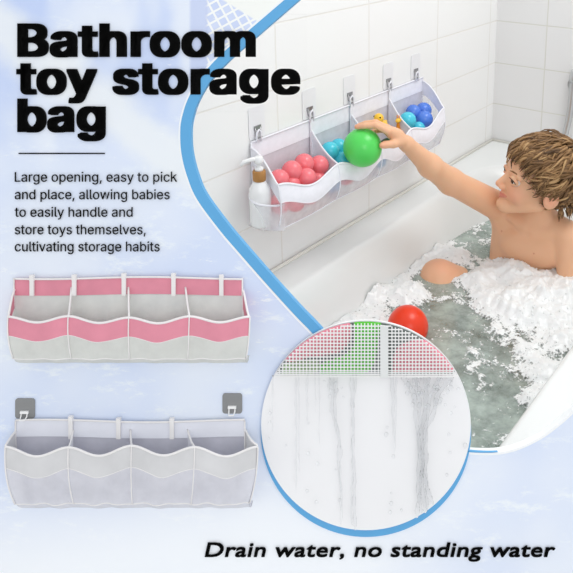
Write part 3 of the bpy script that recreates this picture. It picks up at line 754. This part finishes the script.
# side pocket that holds the bottle
b = MB(); vs = []; fs = []; N = 14
for i in range(N+1):
    a = PI*i/N; yy = -.052*math.sin(a)**.7; xx = -.008-.092*(i/N)
    for j in range(7):
        v = j/6; vs.append((-bagW/2+.006-.016*(i/N)+yy*(1-.25*v), xx, -.090-.020*(i/N)-.058*v))
fs = [(i*7+j,i*7+j+1,(i+1)*7+j+1,(i+1)*7+j) for i in range(N) for j in range(6)]
sp = mesh_obj('side_pocket', vs, fs, M['net'], wb, True)
b = MB(); b.tube([vs[i*7] for i in range(N+1)], .0022, 6); bd = b.build('pocket_binding', M['bind'], None, True); bd.parent = sp
# wall hooks
pads = []
labs = ['clear adhesive hook at the left end of the wall bag, nearest the bottle','clear adhesive hook second from the left above the pink balls','middle one of the five clear adhesive wall hooks',
        'clear adhesive hook second from the right above the green ball','clear adhesive hook at the far right end of the wall bag']
def make_hook(pad_m, hk_m, pw, ph, name):
    r = empty(name)
    b = MB(); n_ = 5; out = []
    for cx_,cz_,a0 in ((pw/2,ph/2,0),(-pw/2,ph/2,PI/2),(-pw/2,-ph/2,PI),(pw/2,-ph/2,3*PI/2)):
        q = pw*.14; cx2 = cx_-math.copysign(q,cx_); cz2 = cz_-math.copysign(q,cz_)
        for k in range(n_): a = a0+PI/2*k/(n_-1); out.append((cx2+q*math.cos(a), cz2+q*math.sin(a)))
    b.plate(out, -.0012, 0); b.build('adhesive_pad', pad_m, r)
    b = MB(); u = pw*.5
    b.box((-u*.42,-.0035,-ph*.22),(u*.42,-.0012,-ph*.10)); b.build('hook_plate', M['hookmetal'] if hk_m is M['hookmetal'] else M['hookwhite'], r)
    b = MB(); b.tube([(-u*.3,-.002,-ph*.16),(-u*.3,-.004,-ph*.36),(-u*.22,-.008,-ph*.46),(u*.22,-.008,-ph*.46),(u*.3,-.004,-ph*.36),(u*.3,-.002,-ph*.16)], u*.07, 8); b.build('hook', hk_m, r, True)
    return r
hk = make_hook(M['hookclear'], M['hookmetal'], .048, .070, 'adhesive_hook')
for i,y in enumerate((1.058,1.229,1.382,1.553,1.690)):
    h = hk if i == 0 else copy_tree(hk)
    h.matrix_world = Matrix.Translation((.0005,y,.918)) @ WB; tag(h, labs[i], 'wall hook', 'clear hooks holding up the wall bag')
# pump bottle
pb = empty('pump_bottle', (.055,1.004,.722)); tag(pb, 'white pump soap bottle with a bamboo collar in the end pocket of the wall bag', 'bottle')
b = MB(); b.lathe([(.021,.0),(.0225,.004),(.0225,.070),(.021,.080),(.014,.092),(.011,.098)], 28); b.build('bottle_body', M['bottle'], pb, True)
b = MB(); b.lathe([(.0125,.096),(.0135,.098),(.0135,.116),(.0120,.118)], 24); b.build('collar', M['wood'], pb, True)
b = MB(); b.lathe([(.009,.118),(.009,.124),(.004,.126),(.004,.136)], 20); b.lathe([(.0085,.134),(.0095,.137),(.0090,.146),(.006,.148)], 20)
b.tube([(0,0,.142),(-.006,-.012,.1435),(-.013,-.028,.142),(-.016,-.036,.135)], [.005,.0045,.0038,.003], 10); b.build('pump_head', M['bottle'], pb, True)

# ------------------------------------------------------------------ display board standing on the end of the tub
yaw = math.radians(35.2); pit = math.atan(183/730)
Fw = Vector((-math.sin(yaw)*math.cos(pit), math.cos(yaw)*math.cos(pit), -math.sin(pit))); Rt = Vector((math.cos(yaw),math.sin(yaw),0)); Up = Rt.cross(Fw)
CAM = Vector((1.038,0,1.38)); FPX = 730.0
U_ = .8/730                      # one grid unit of the board's layout, 1.096 mm
def bx(u): return (u-300)*U_
def bz(v): return (666-v)*U_
org = CAM+Fw*.8+Rt*((300-370)*U_)-Up*((666-78)*U_)
BM = Matrix(((Rt.x,Fw.x,Up.x,org.x),(Rt.y,Fw.y,Up.y,org.y),(Rt.z,Fw.z,Up.z,org.z),(0,0,0,1)))
board = empty('display_board', M=BM); tag(board, 'pale blue printed display board with curved cut-out, black lettering and blue edging', 'sign board')
def catmull(P, n=10):
    out = []; P = [Vector((*p,0)) for p in P]
    for i in range(len(P)-1):
        p0 = P[max(0,i-1)]; p1 = P[i]; p2 = P[i+1]; p3 = P[min(len(P)-1,i+2)]
        for k in range(n):
            t = k/n; out.append(.5*((2*p1)+(p2-p0)*t+(2*p0-5*p1+4*p2-p3)*t*t+(3*p1-p0-3*p2+p3)*t**3))
    out.append(P[-1]); return [(p.x,p.y) for p in out]
edge = catmull([(338,-40),(292,0),(252.5,34),(226,57),(206,79),(193.5,100),(187.3,119),(185.8,133),(187,153),(192.5,175),(202,197),(224,227),(240,246),(268,278),(297,310),(320,334),(372,392),(420,436),(452,449.5),(487,453),(513,449.5),(538,438.5),(556,426),(573,411),(600,384),(625,350),(640,325)], 8)
outl = [(640,666),(-40,666),(-40,-40)]
poly = [(bx(u),bz(v)) for u,v in edge]+[(bx(u),bz(min(v,664))) for u,v in outl]
b = MB(); b.plate(poly, 0, .008)
# printed artwork: soft pale-blue water picture, dissolving to white towards the bottom edge
pm = mat('printed_board', srgb(222,230,248), .6, .2); nt = pm.node_tree; N = nt.nodes; L = nt.links; bs = N['Principled BSDF']
tc = N.new('ShaderNodeTexCoord'); sx = N.new('ShaderNodeSeparateXYZ'); L.new(tc.outputs['Object'],sx.inputs[0])
def math_(op,a,bv=None,c=None):
    n_ = N.new('ShaderNodeMath'); n_.operation = op
    for i,v_ in enumerate((a,bv,c)):
        if v_ is None: continue
        if isinstance(v_,(int,float)): n_.inputs[i].default_value = v_
        else: L.new(v_,n_.inputs[i])
    return n_.outputs[0]
def ramp(sock, a, bq, lo_=0, hi_=1):
    r = N.new('ShaderNodeMapRange'); L.new(sock,r.inputs['Value']); r.inputs['From Min'].default_value = a; r.inputs['From Max'].default_value = bq; r.inputs['To Min'].default_value = lo_; r.inputs['To Max'].default_value = hi_
    r.interpolation_type = 'SMOOTHSTEP'; return r.outputs[0]
def nse(scale, det=6, sx_=1, sz_=1, rough=.6, ang=0):
    mp = N.new('ShaderNodeMapping'); L.new(tc.outputs['Object'],mp.inputs['Vector']); mp.inputs['Rotation'].default_value = (0,ang,0); mp.inputs['Scale'].default_value = (sx_,1,sz_)
    n_ = N.new('ShaderNodeTexNoise'); n_.inputs['Scale'].default_value = scale; n_.inputs['Detail'].default_value = det; n_.inputs['Roughness'].default_value = rough; L.new(mp.outputs[0],n_.inputs['Vector']); return n_.outputs['Fac']
def mixc(f,a,bq):
    c = N.new('ShaderNodeMix'); c.data_type = 'RGBA'
    L.new(f,c.inputs['Factor'])
    for nm,v_ in (('A',a),('B',bq)):
        if isinstance(v_,tuple): c.inputs[nm].default_value = (*v_,1)
        else: L.new(v_,c.inputs[nm])
    return c.outputs['Result']
c1 = mixc(ramp(nse(3.2,3),.38,.62), srgb(214,226,250), srgb(233,240,252))
c1 = mixc(ramp(nse(14,8,1,2.4,.75,.5),.52,.66), c1, srgb(238,245,253))
# deeper blue water in the upper left
up = math_('MULTIPLY', ramp(sx.outputs['Z'],.47,.70), ramp(nse(5,3,1.6,.8,.5,-.7),.44,.58))
c1 = mixc(math_('MULTIPLY',up,.75), c1, srgb(190,208,247))
# a pale diagonal sweep of foam crossing the picture
dg = math_('ADD', math_('MULTIPLY',sx.outputs['X'],.72), sx.outputs['Z'])      # x*.72+z
dd = math_('ABSOLUTE', math_('SUBTRACT', math_('ADD', dg, math_('MULTIPLY', nse(16,6),.05)), .485))
c1 = mixc(math_('MULTIPLY', math_('MULTIPLY',ramp(dd,.012,.05,1,0), ramp(sx.outputs['Z'],.36,.46)), .8), c1, srgb(242,246,248))
# square lattice patch with a cream surround at the upper right
br = N.new('ShaderNodeTexBrick'); br.offset = 0; br.inputs['Color1'].default_value = (*srgb(214,224,248),1); br.inputs['Color2'].default_value = (*srgb(206,218,247),1); br.inputs['Mortar'].default_value = (*srgb(248,250,250),1)
br.inputs['Scale'].default_value = 1; br.inputs['Brick Width'].default_value = .010; br.inputs['Row Height'].default_value = .0095; br.inputs['Mortar Size'].default_value = .0012
mp = N.new('ShaderNodeMapping'); L.new(tc.outputs['Object'],mp.inputs['Vector']); mp.inputs['Rotation'].default_value = (PI/2,0,0)
mp2 = N.new('ShaderNodeMapping'); L.new(mp.outputs[0],mp2.inputs['Vector']); mp2.inputs['Rotation'].default_value = (0,0,.5); L.new(mp2.outputs[0],br.inputs['Vector'])
rt = math_('MULTIPLY', ramp(sx.outputs['X'],bx(204),bx(208)), ramp(sx.outputs['Z'],bz(68),bz(64)))
c1 = mixc(math_('MULTIPLY',rt,1), c1, srgb(248,250,246))
lat = math_('MULTIPLY', rt, ramp(math_('ADD', sx.outputs['Z'], math_('MULTIPLY',sx.outputs['X'],.62)), .679, .676))
c1 = mixc(lat, c1, br.outputs['Color'])
# vertical slate band
vb_ = math_('MULTIPLY', math_('MULTIPLY', ramp(sx.outputs['X'],bx(188),bx(192)), ramp(sx.outputs['X'],bx(209),bx(206))), ramp(sx.outputs['Z'],bz(110),bz(90)))
c1 = mixc(math_('MULTIPLY',vb_,.6), c1, srgb(186,200,240))
# white towards the bottom
bt = math_('ADD', sx.outputs['Z'], math_('MULTIPLY',sx.outputs['X'],-.16))
c1 = mixc(math_('MULTIPLY',math_('MULTIPLY',ramp(bt,.30,.14),ramp(sx.outputs['X'],.26,.02,.25,1)),.92), c1, srgb(248,251,255))
c1 = mixc(math_('MULTIPLY',math_('MULTIPLY',ramp(nse(40,8,.5,1.6,.8,.2),.60,.66),ramp(sx.outputs['Z'],.16,.36)),.75), c1, srgb(246,250,254))
L.new(c1, bs.inputs['Base Color'])
panel = b.build('panel', pm, board)
# blue edging along the left curve, white line beside it
def band(pts, w, y0, y1, nm, m, off=0):
    vs = []; n_ = len(pts)
    for i,(u,v) in enumerate(pts):
        a = pts[max(0,i-1)]; c = pts[min(n_-1,i+1)]; t = Vector((c[0]-a[0],c[1]-a[1])).normalized(); q = Vector((t.y,-t.x))
        ww = w(i/(n_-1)) if callable(w) else w
        for s in (-1,1): vs.append((u+q.x*(off+s*ww/2), v+q.y*(off+s*ww/2)))
    b = MB(); V_ = [(bx(u),y,bz(v)) for y in (y0,y1) for u,v in vs]; F_ = []; k = 2*n_
    for i in range(n_-1):
        a = 2*i
        F_ += [(a,a+1,a+3,a+2),(a+k,a+k+2,a+k+3,a+k+1),(a,a+2,a+k+2,a+k),(a+1,a+k+1,a+k+3,a+3)]
    F_ += [(0,k,k+1,1),(k-2,k-1,2*k-1,2*k-2)]
    b.add(V_,F_); return b.build(nm, m, board)
cut = next(i for i,(u,v) in enumerate(edge) if v > 340)
e1 = edge[:cut]
band(e1, lambda t: 9.4+1.2*math.sin(PI*min(1,t*1.15)), -.0012, .0085, 'blue_edging', M['blue'], 0)
band(e1, 2.0, -.0009, .0088, 'white_edging', M['white_edge'], -6.0)
e2 = [p for p in edge[cut:] if p[0] > 440]
band(e2, 2.2, -.0022, .0086, 'white_edging', M['white_edge'], 0)
e3 = [p for p in e2 if p[0] < 500]
band(e3, lambda t: max(.1,2.2*(1-t)), -.0030, .0004, 'blue_edging', M['blue'], 2)

# lettering
FONT = None
try: FONT = bpy.data.fonts.load(bpy.utils.system_resource('DATAFILES')+'/fonts/Inter.woff2')
except Exception: FONT = None
def text_mesh(body, font, spacing=1.0):
    c = bpy.data.curves.new('t','FONT'); c.body = body
    if font: c.font = font
    c.resolution_u = 4; c.space_character = spacing; c.extrude = .01
    o = bpy.data.objects.new('t', c); C.objects.link(o); dg_ = bpy.context.evaluated_depsgraph_get()
    me = bpy.data.meshes.new_from_object(o.evaluated_get(dg_)); bpy.data.objects.remove(o)
    V_ = [v.co.copy() for v in me.vertices]; F_ = [tuple(p.vertices) for p in me.polygons]; bpy.data.meshes.remove(me); return V_,F_
def lettering(name, body, x0, x1, base, cap, rx=0, ry=0, font=None, shear=0, steps=1, spacing=1.0, y=-.0010, thick=.0010, extra=()):
    V_,F_ = text_mesh(body, font, spacing)
    rc,_ = text_mesh('H', font); ch = max(v.y for v in rc)
    V_ = [Vector((v.x+shear*v.y, v.y, v.z)) for v in V_]
    mn = min(v.x for v in V_)-rx; mx = max(v.x for v in V_)+rx
    sxx = (x1-x0)/(mx-mn); szz = cap/(ch+2*ry)
    b = MB()
    offs = [(0,0)] if not rx else [(rx*i/steps, ry*j/steps) for i in range(-steps,steps+1) for j in range(-steps,steps+1)]
    for ox,oy in offs:
        b.add([(bx(x0+(v.x+ox-mn)*sxx), y-(thick if v.z > 0 else 0), bz(base-(v.y+oy+ry)*szz)) for v in V_], F_)
    for pl in extra:     # hand-drawn strokes, (u,v) outlines
        b.plate([(bx(u),bz(v)) for u,v in pl], y-thick, y)
    o = mesh_obj(name, b.v, b.f, M['black'], board); return o
HX,HY = .041,.018
lettering('headline_lettering','Bathroom',18,256,57,33.5,HX,HY,FONT,0,2,1.06,y=-.0002,thick=.0018)
lettering('headline_lettering','toy storage',17,300.5,94.5,33.5,HX,HY,FONT,0,2,1.06,y=-.0002,thick=.0018)
lettering('headline_lettering','bag',18,106,132,33.5,HX,HY,FONT,0,2,1.06,y=-.0002,thick=.0018)
for s_,x1,yb in (('Large opening, easy to pick',177,181.5),('and place, allowing babies',170,199),('to easily handle and',133,216.5),('store toys themselves,',146,234),('cultivating storage habits',160,251)):
    ex = ()
    if s_.endswith('pick') and FONT:      # the k is drawn from three strokes
        s_ = s_[:-1]; x1 = 170; k0 = 171.3
        ex = ([(k0,yb-10),(k0+1.15,yb-10),(k0+1.15,yb),(k0,yb)], [(k0+.9,yb-3.9),(k0+4.3,yb-7.2),(k0+5.7,yb-7.2),(k0+.9,yb-2.5)], [(k0+2.0,yb-4.6),(k0+2.9,yb-5.3),(k0+6.1,yb),(k0+4.7,yb)])
    lettering('body_lettering', s_, 15.5, x1, yb, 9.6, 0,0, FONT, 0, 1, extra=ex)
lettering('caption_lettering','Drain water, no standing water',205,555,556,14.2,.018,.010,None,.17,2,1.04)
b = MB(); b.box((bx(19),-.0010,bz(154)),(bx(105),0,bz(152.8))); b.build('divider_line', M['black'], board)
# clear strip that carries the letters across the cut-out
b = MB(); b.box((bx(196),.0002,bz(112)),(bx(306),.0022,bz(14))); b.build('acrylic_strip', M['acrylic'], board)

# ------------------------------------------------------------------ two sample bags hung on the board
def on_board(u, v, h):  # point of the board plane lifted h off the face
    return BM @ Matrix.Translation((bx(u),-h,bz(v)))
pk = toy_bag('toy_storage_bag', on_board(129.5,277,.0015), .249, .256, -.085, .026, -.0345, .006, -.080, .0185, .020,
        (M['pinkfab'],M['creamnet'],M['creamback'],M['creambind'],M['pinkfab']), corner=.05, net_gather=.0012, wob=.0012, endround=.4, skew=.0085, taper=.035,
        strap_x=((-.104,.005),(-.058,.005),(-.004,.005),(.050,.005),(.102,.005)))
tag(pk, 'cream net toy bag with two pink bands, upper of the two on the board', 'storage bag')
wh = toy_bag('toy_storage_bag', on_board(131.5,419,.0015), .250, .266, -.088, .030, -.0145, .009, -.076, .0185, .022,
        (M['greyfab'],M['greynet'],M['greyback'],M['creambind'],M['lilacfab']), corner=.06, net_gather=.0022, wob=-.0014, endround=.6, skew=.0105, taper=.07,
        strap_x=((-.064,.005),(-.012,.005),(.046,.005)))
tag(wh, 'white net toy bag with pale grey band, under two grey hooks on the board', 'storage bag')
gh = make_hook(M['hookgrey'], M['hookwhite'], .0215, .022, 'adhesive_hook')
for i,(u,v) in enumerate(((25.5,408),(232.5,403))):
    h = gh if i == 0 else copy_tree(gh); h.matrix_world = on_board(u,v,.0002)
    tag(h, ['square grey adhesive hook above the left end of the lower board bag','square grey adhesive hook above the right end of the lower board bag'][i], 'wall hook', 'grey hooks on the board')
for i,(u,v,lab) in enumerate(()): pass

# ------------------------------------------------------------------ round picture of water draining from the net
CX,CY,R0 = 366,422.5,104
ins = empty('round_display', M=on_board(CX,CY,0)); tag(ins, 'round white plaque with net strip and running water, blue rim below', 'display plaque')
def circ(r, n_=96, cx_=0, cz_=0): return [(cx_+r*U_*math.cos(2*PI*k/n_), cz_+r*U_*math.sin(2*PI*k/n_)) for k in range(n_)]
b = MB(); b.plate(circ(104.8,120,0,-8*U_), -.0030, -.0002); b.build('blue_rim', M['blue'], ins)
bm_ = noisy(mat('white_backing', srgb(245,245,247), .35, .4), 12, .02)
b = MB(); b.plate(circ(R0,120), -.0065, -.0030); b.build('backing_disc', bm_, ins)
# coloured balls behind the net, cut flush with the round edge
YN = 371    # lower edge of the net
def clip(poly):  # clip polygon samples to the circle
    out = []
    for u,v in poly:
        x,z = (u-CX),(CY-v); r = math.hypot(x,z)
        if r > R0-.5: x *= (R0-.5)/r; z *= (R0-.5)/r
        out.append((x*U_,z*U_))
    return out
def dome(name, poly, m, y0, y1):
    P_c = catmull(poly+[poly[0]], 6)[:-1]; o_ = clip(P_c); cx_ = sum(p[0] for p in o_)/len(o_); cz_ = sum(p[1] for p in o_)/len(o_)
    b = MB(); vs = []; fs = []; n_ = len(o_); rr = [1,.99,.93,.8,.55,.25]
    for q,f in enumerate(rr):
        yy = y0+(y1-y0)*(1-f*f)**.5
        for x,z in o_: vs.append((cx_+(x-cx_)*f, yy, cz_+(z-cz_)*f))
    vs.append((cx_,y1,cz_))
    for q in range(len(rr)-1):
        for i in range(n_): fs.append((q*n_+i,q*n_+(i+1)%n_,(q+1)*n_+(i+1)%n_,(q+1)*n_+i))
    for i in range(n_): fs.append(((len(rr)-1)*n_+i,(len(rr)-1)*n_+(i+1)%n_,len(vs)-1))
    b.add(vs,fs); return b.build(name, m, ins, True)
darkm = noisy(mat('grey_lining', srgb(120,128,126), .7, .1), 30, .1)
lin = [(u,YN-.5) for u in np.linspace(279,453,8)]+[(CX+103*math.cos(a),CY-103*math.sin(a)) for a in np.linspace(math.radians(31.5),math.radians(148.5),24)]
b = MB(); b.plate(clip(lin), -.0085, -.0065); b.build('net_lining', darkm, ins)
palep = noisy(mat('pale_pink_plastic', srgb(236,142,160), .35, .4), 30, .04); palg = noisy(mat('leaf_green_plastic', srgb(92,205,56), .35, .4), 30, .06); dkg = noisy(mat('white_green_plastic', srgb(160,190,140), .4, .4), 40, .08)
dome('net_ball', [(284,356),(300,336),(325,322),(346,318),(352,326),(350,338),(338,350),(312,354),(292,359)], palep, -.0086, -.0125)
dome('net_ball', [(320,371),(322,360),(338,356),(352,345),(355,330),(356,318),(380,319),(378,340),(374,360),(362,371)], palg, -.0085, -.0120)
dome('net_ball', [(282,371),(286,361),(300,358),(318,357),(316,370)], dkg, -.0085, -.0105)
dome('net_ball', [(393,369),(394,350),(404,340),(424,337),(438,344),(450,362),(448,369)], palep, -.0086, -.0120)
# net threads
nb_ = MB()
def chord(u):
    dz = R0*R0-(u-CX)**2; return CY-math.sqrt(max(0,dz))
th = .55*U_; y0,y1 = -.0150,-.0138
u = 281.0
while u < 452:
    vt = chord(u)+.5
    if vt < YN-1 and not 379.5 < u < 388.5: nb_.box(((u-CX-.55)*U_,y0,(CY-YN)*U_),((u-CX+.55)*U_,y1,(CY-vt)*U_))
    u += 3.35
v = 321.5
while v < YN-7:
    hw_ = math.sqrt(max(0,R0*R0-(CY-v)**2)); nb_.box((-hw_*U_,y0-.0004,(CY-v-.5)*U_),(hw_*U_,y0+.0004,(CY-v+.5)*U_)); v += 3.35
while v < YN+1:
    hw_ = math.sqrt(max(0,R0*R0-(CY-v)**2)); nb_.box((-hw_*U_,y0-.0004,(CY-v-.45)*U_),(hw_*U_,y0+.0004,(CY-v+.45)*U_)); v += 1.9
netthread = noisy(mat('white_net_thread', srgb(242,242,242), .6, .2), 60, .02)
nb_.build('net_strip', netthread, ins)
b = MB(); b.plate([((380-CX)*U_,(CY-YN-.5)*U_),((388-CX)*U_,(CY-YN-.5)*U_),((388-CX)*U_,(CY-chord(388)-1)*U_),((380-CX)*U_,(CY-chord(380)-1)*U_)], -.0162, -.0135)
b.build('net_seam', noisy(mat('seam_tape', srgb(226,228,228), .6, .2), 40, .03), ins)
b = MB(); b.plate(clip([(277,YN-.8),(455,YN-.8),(455,YN+.4),(277,YN+.4)]), -.0160, -.0138); b.build('net_hem', netthread, ins)
# water streams and drops
rs_ = random.Random(3); wm = MB()
def stream(ctrl, w, wav=1.0, y=-.0115):
    # ctrl: (u, v, relative width) way points from the net downwards
    ph = rs_.uniform(0,6); pts = []; rr = []
    v0,v1 = ctrl[0][1],ctrl[-1][1]; vv = v0
    while vv <= v1:
        k = max(i for i in range(len(ctrl)-1) if ctrl[i][1] <= vv); a_,b_ = ctrl[k],ctrl[k+1]; t = sstep((vv-a_[1])/(b_[1]-a_[1]))
        uu = a_[0]+(b_[0]-a_[0])*t+wav*.5*math.sin(ph+vv*.12)+wav*.25*math.sin(ph*2+vv*.29)
        if vv > CY+math.sqrt(max(0,(R0-2)**2-(uu-CX)**2)): break
        rr.append(max(.2,w*(a_[2]+(b_[2]-a_[2])*t)*(1+.25*math.sin(vv*.33+ph)+.12*math.sin(vv*.9)))*U_)
        pts.append(((uu-CX)*U_, y+.0006*math.sin(ph+vv*.2), (CY-vv)*U_)); vv += 2.5
    rr[-1] *= .3; wm.tube(pts, rr, 8)
def drop(u,v,r,y=-.0100):
    if math.hypot(u-CX,v-CY) < R0-4: wm.ball(((u-CX)*U_,y,(CY-v)*U_), r*U_, 12, 8, (1,.7,1.25))
for u0,v1,w in ((297,490,.9),(300,470,.6),(308,420,1.0),(316,410,.6),(320,440,.6),(274,430,.6)): stream([(u0,YN,1),(u0,v1,.6)], w, .5)
stream([(331,YN,1.6),(333,400,1),(339,440,.8),(341,505,.5)],1.5,1.4); stream([(337,YN,1),(335,395,1),(341,450,.6),(342,520,.6)],1.3,1.2)
stream([(352,YN,1.5),(353,400,1),(355,525,1)],1.3,.8); stream([(356,YN,1),(353,420,.6),(352,520,.8)],1.0,.8)
stream([(391,YN,1.5),(393,400,1),(394,450,.5)],1.3,.8); stream([(396,YN,1),(395,440,.6)],.8,.6)
for u0,w,ub in ((404,1.5,416),(414,1.2,420),(427,1.6,424),(438,1.3,428),(450,1.7,434)):
    stream([(u0,YN,1.3),(u0+(422-u0)*.55,395,1),(421+(u0-425)*.16,432,.9),(421+(u0-425)*.12,460,.9),(ub,520,1)], w*1.25, 1.6, -.0115-.0006*(int(u0)%3))
for k in range(46): drop(rs_.gauss(428,14), rs_.uniform(373,402), rs_.uniform(.9,2.6), -.0135)
for k in range(14): drop(rs_.gauss(334,5), rs_.uniform(373,392), rs_.uniform(.8,1.8), -.0135)
for u_,v_,r_ in ((271,409,1.6),(271,418,1.3),(270,434,1.2),(309,449,1.8),(318,459,1.7),(308,486,1.6),(317,497,1.7),(391,498,1.8),(390,507,1.6),(391,488,1.1),(386,430,2.0),(387,423,1.2),(466,415,2.0),(464,441,2.1),(450,409,1.6),(448,430,1.4),(449,448,1.3),(446,470,1.4),(340,495,1.5),(393,452,1.7),(287,441,1.1),(407,389,2.0),(405,382,1.6),(309,419,1.2),(336,465,1.1),(401,505,1.3)): drop(u_,v_,r_)
wm.build('running_water', M['stream'], ins, True)

# ------------------------------------------------------------------ light, world, camera
w = bpy.data.worlds.new('soft_daylight'); S.world = w; w.use_nodes = True
bg = w.node_tree.nodes['Background']; bg.inputs[0].default_value = (.97,.985,1,1); bg.inputs[1].default_value = .84
def area(name, loc, tgt, size, power, colr=(1,1,1)):
    l = bpy.data.lights.new(name,'AREA'); l.shape = 'RECTANGLE'; l.size, l.size_y = size; l.energy = power; l.color = colr
    o = bpy.data.objects.new(name,l); C.objects.link(o); o.location = loc
    o.rotation_euler = (Vector(tgt)-Vector(loc)).to_track_quat('-Z','Y').to_euler(); return o
area('ceiling_softbox', (.95,1.65,2.55), (.32,1.4,.4), (1.0,.8), 15, (1,.99,.97))
area('added_side_light', (2.7,-1.0,2.2), (.3,1.2,.8), (1.2,1.4), 17, (1,1,1))  # area light added for direction from the right; no window stands there
cd = bpy.data.cameras.new('camera'); cam = bpy.data.objects.new('camera', cd); C.objects.link(cam)
cd.sensor_width = 36; cd.lens = 36*FPX/573
# principal point (370,78): shift of the frame
cd.shift_x = (286.5-370)/573; cd.shift_y = -(286.5-78)/573
cam.matrix_world = Matrix(((Rt.x,Up.x,-Fw.x,CAM.x),(Rt.y,Up.y,-Fw.y,CAM.y),(Rt.z,Up.z,-Fw.z,CAM.z),(0,0,0,1)))
cd.clip_start = .02
S.camera = cam
S.view_settings.view_transform = 'Standard'; S.view_settings.look = 'None'; S.view_settings.gamma = 1; S.view_settings.exposure = 0; S.view_settings.use_curve_mapping = False
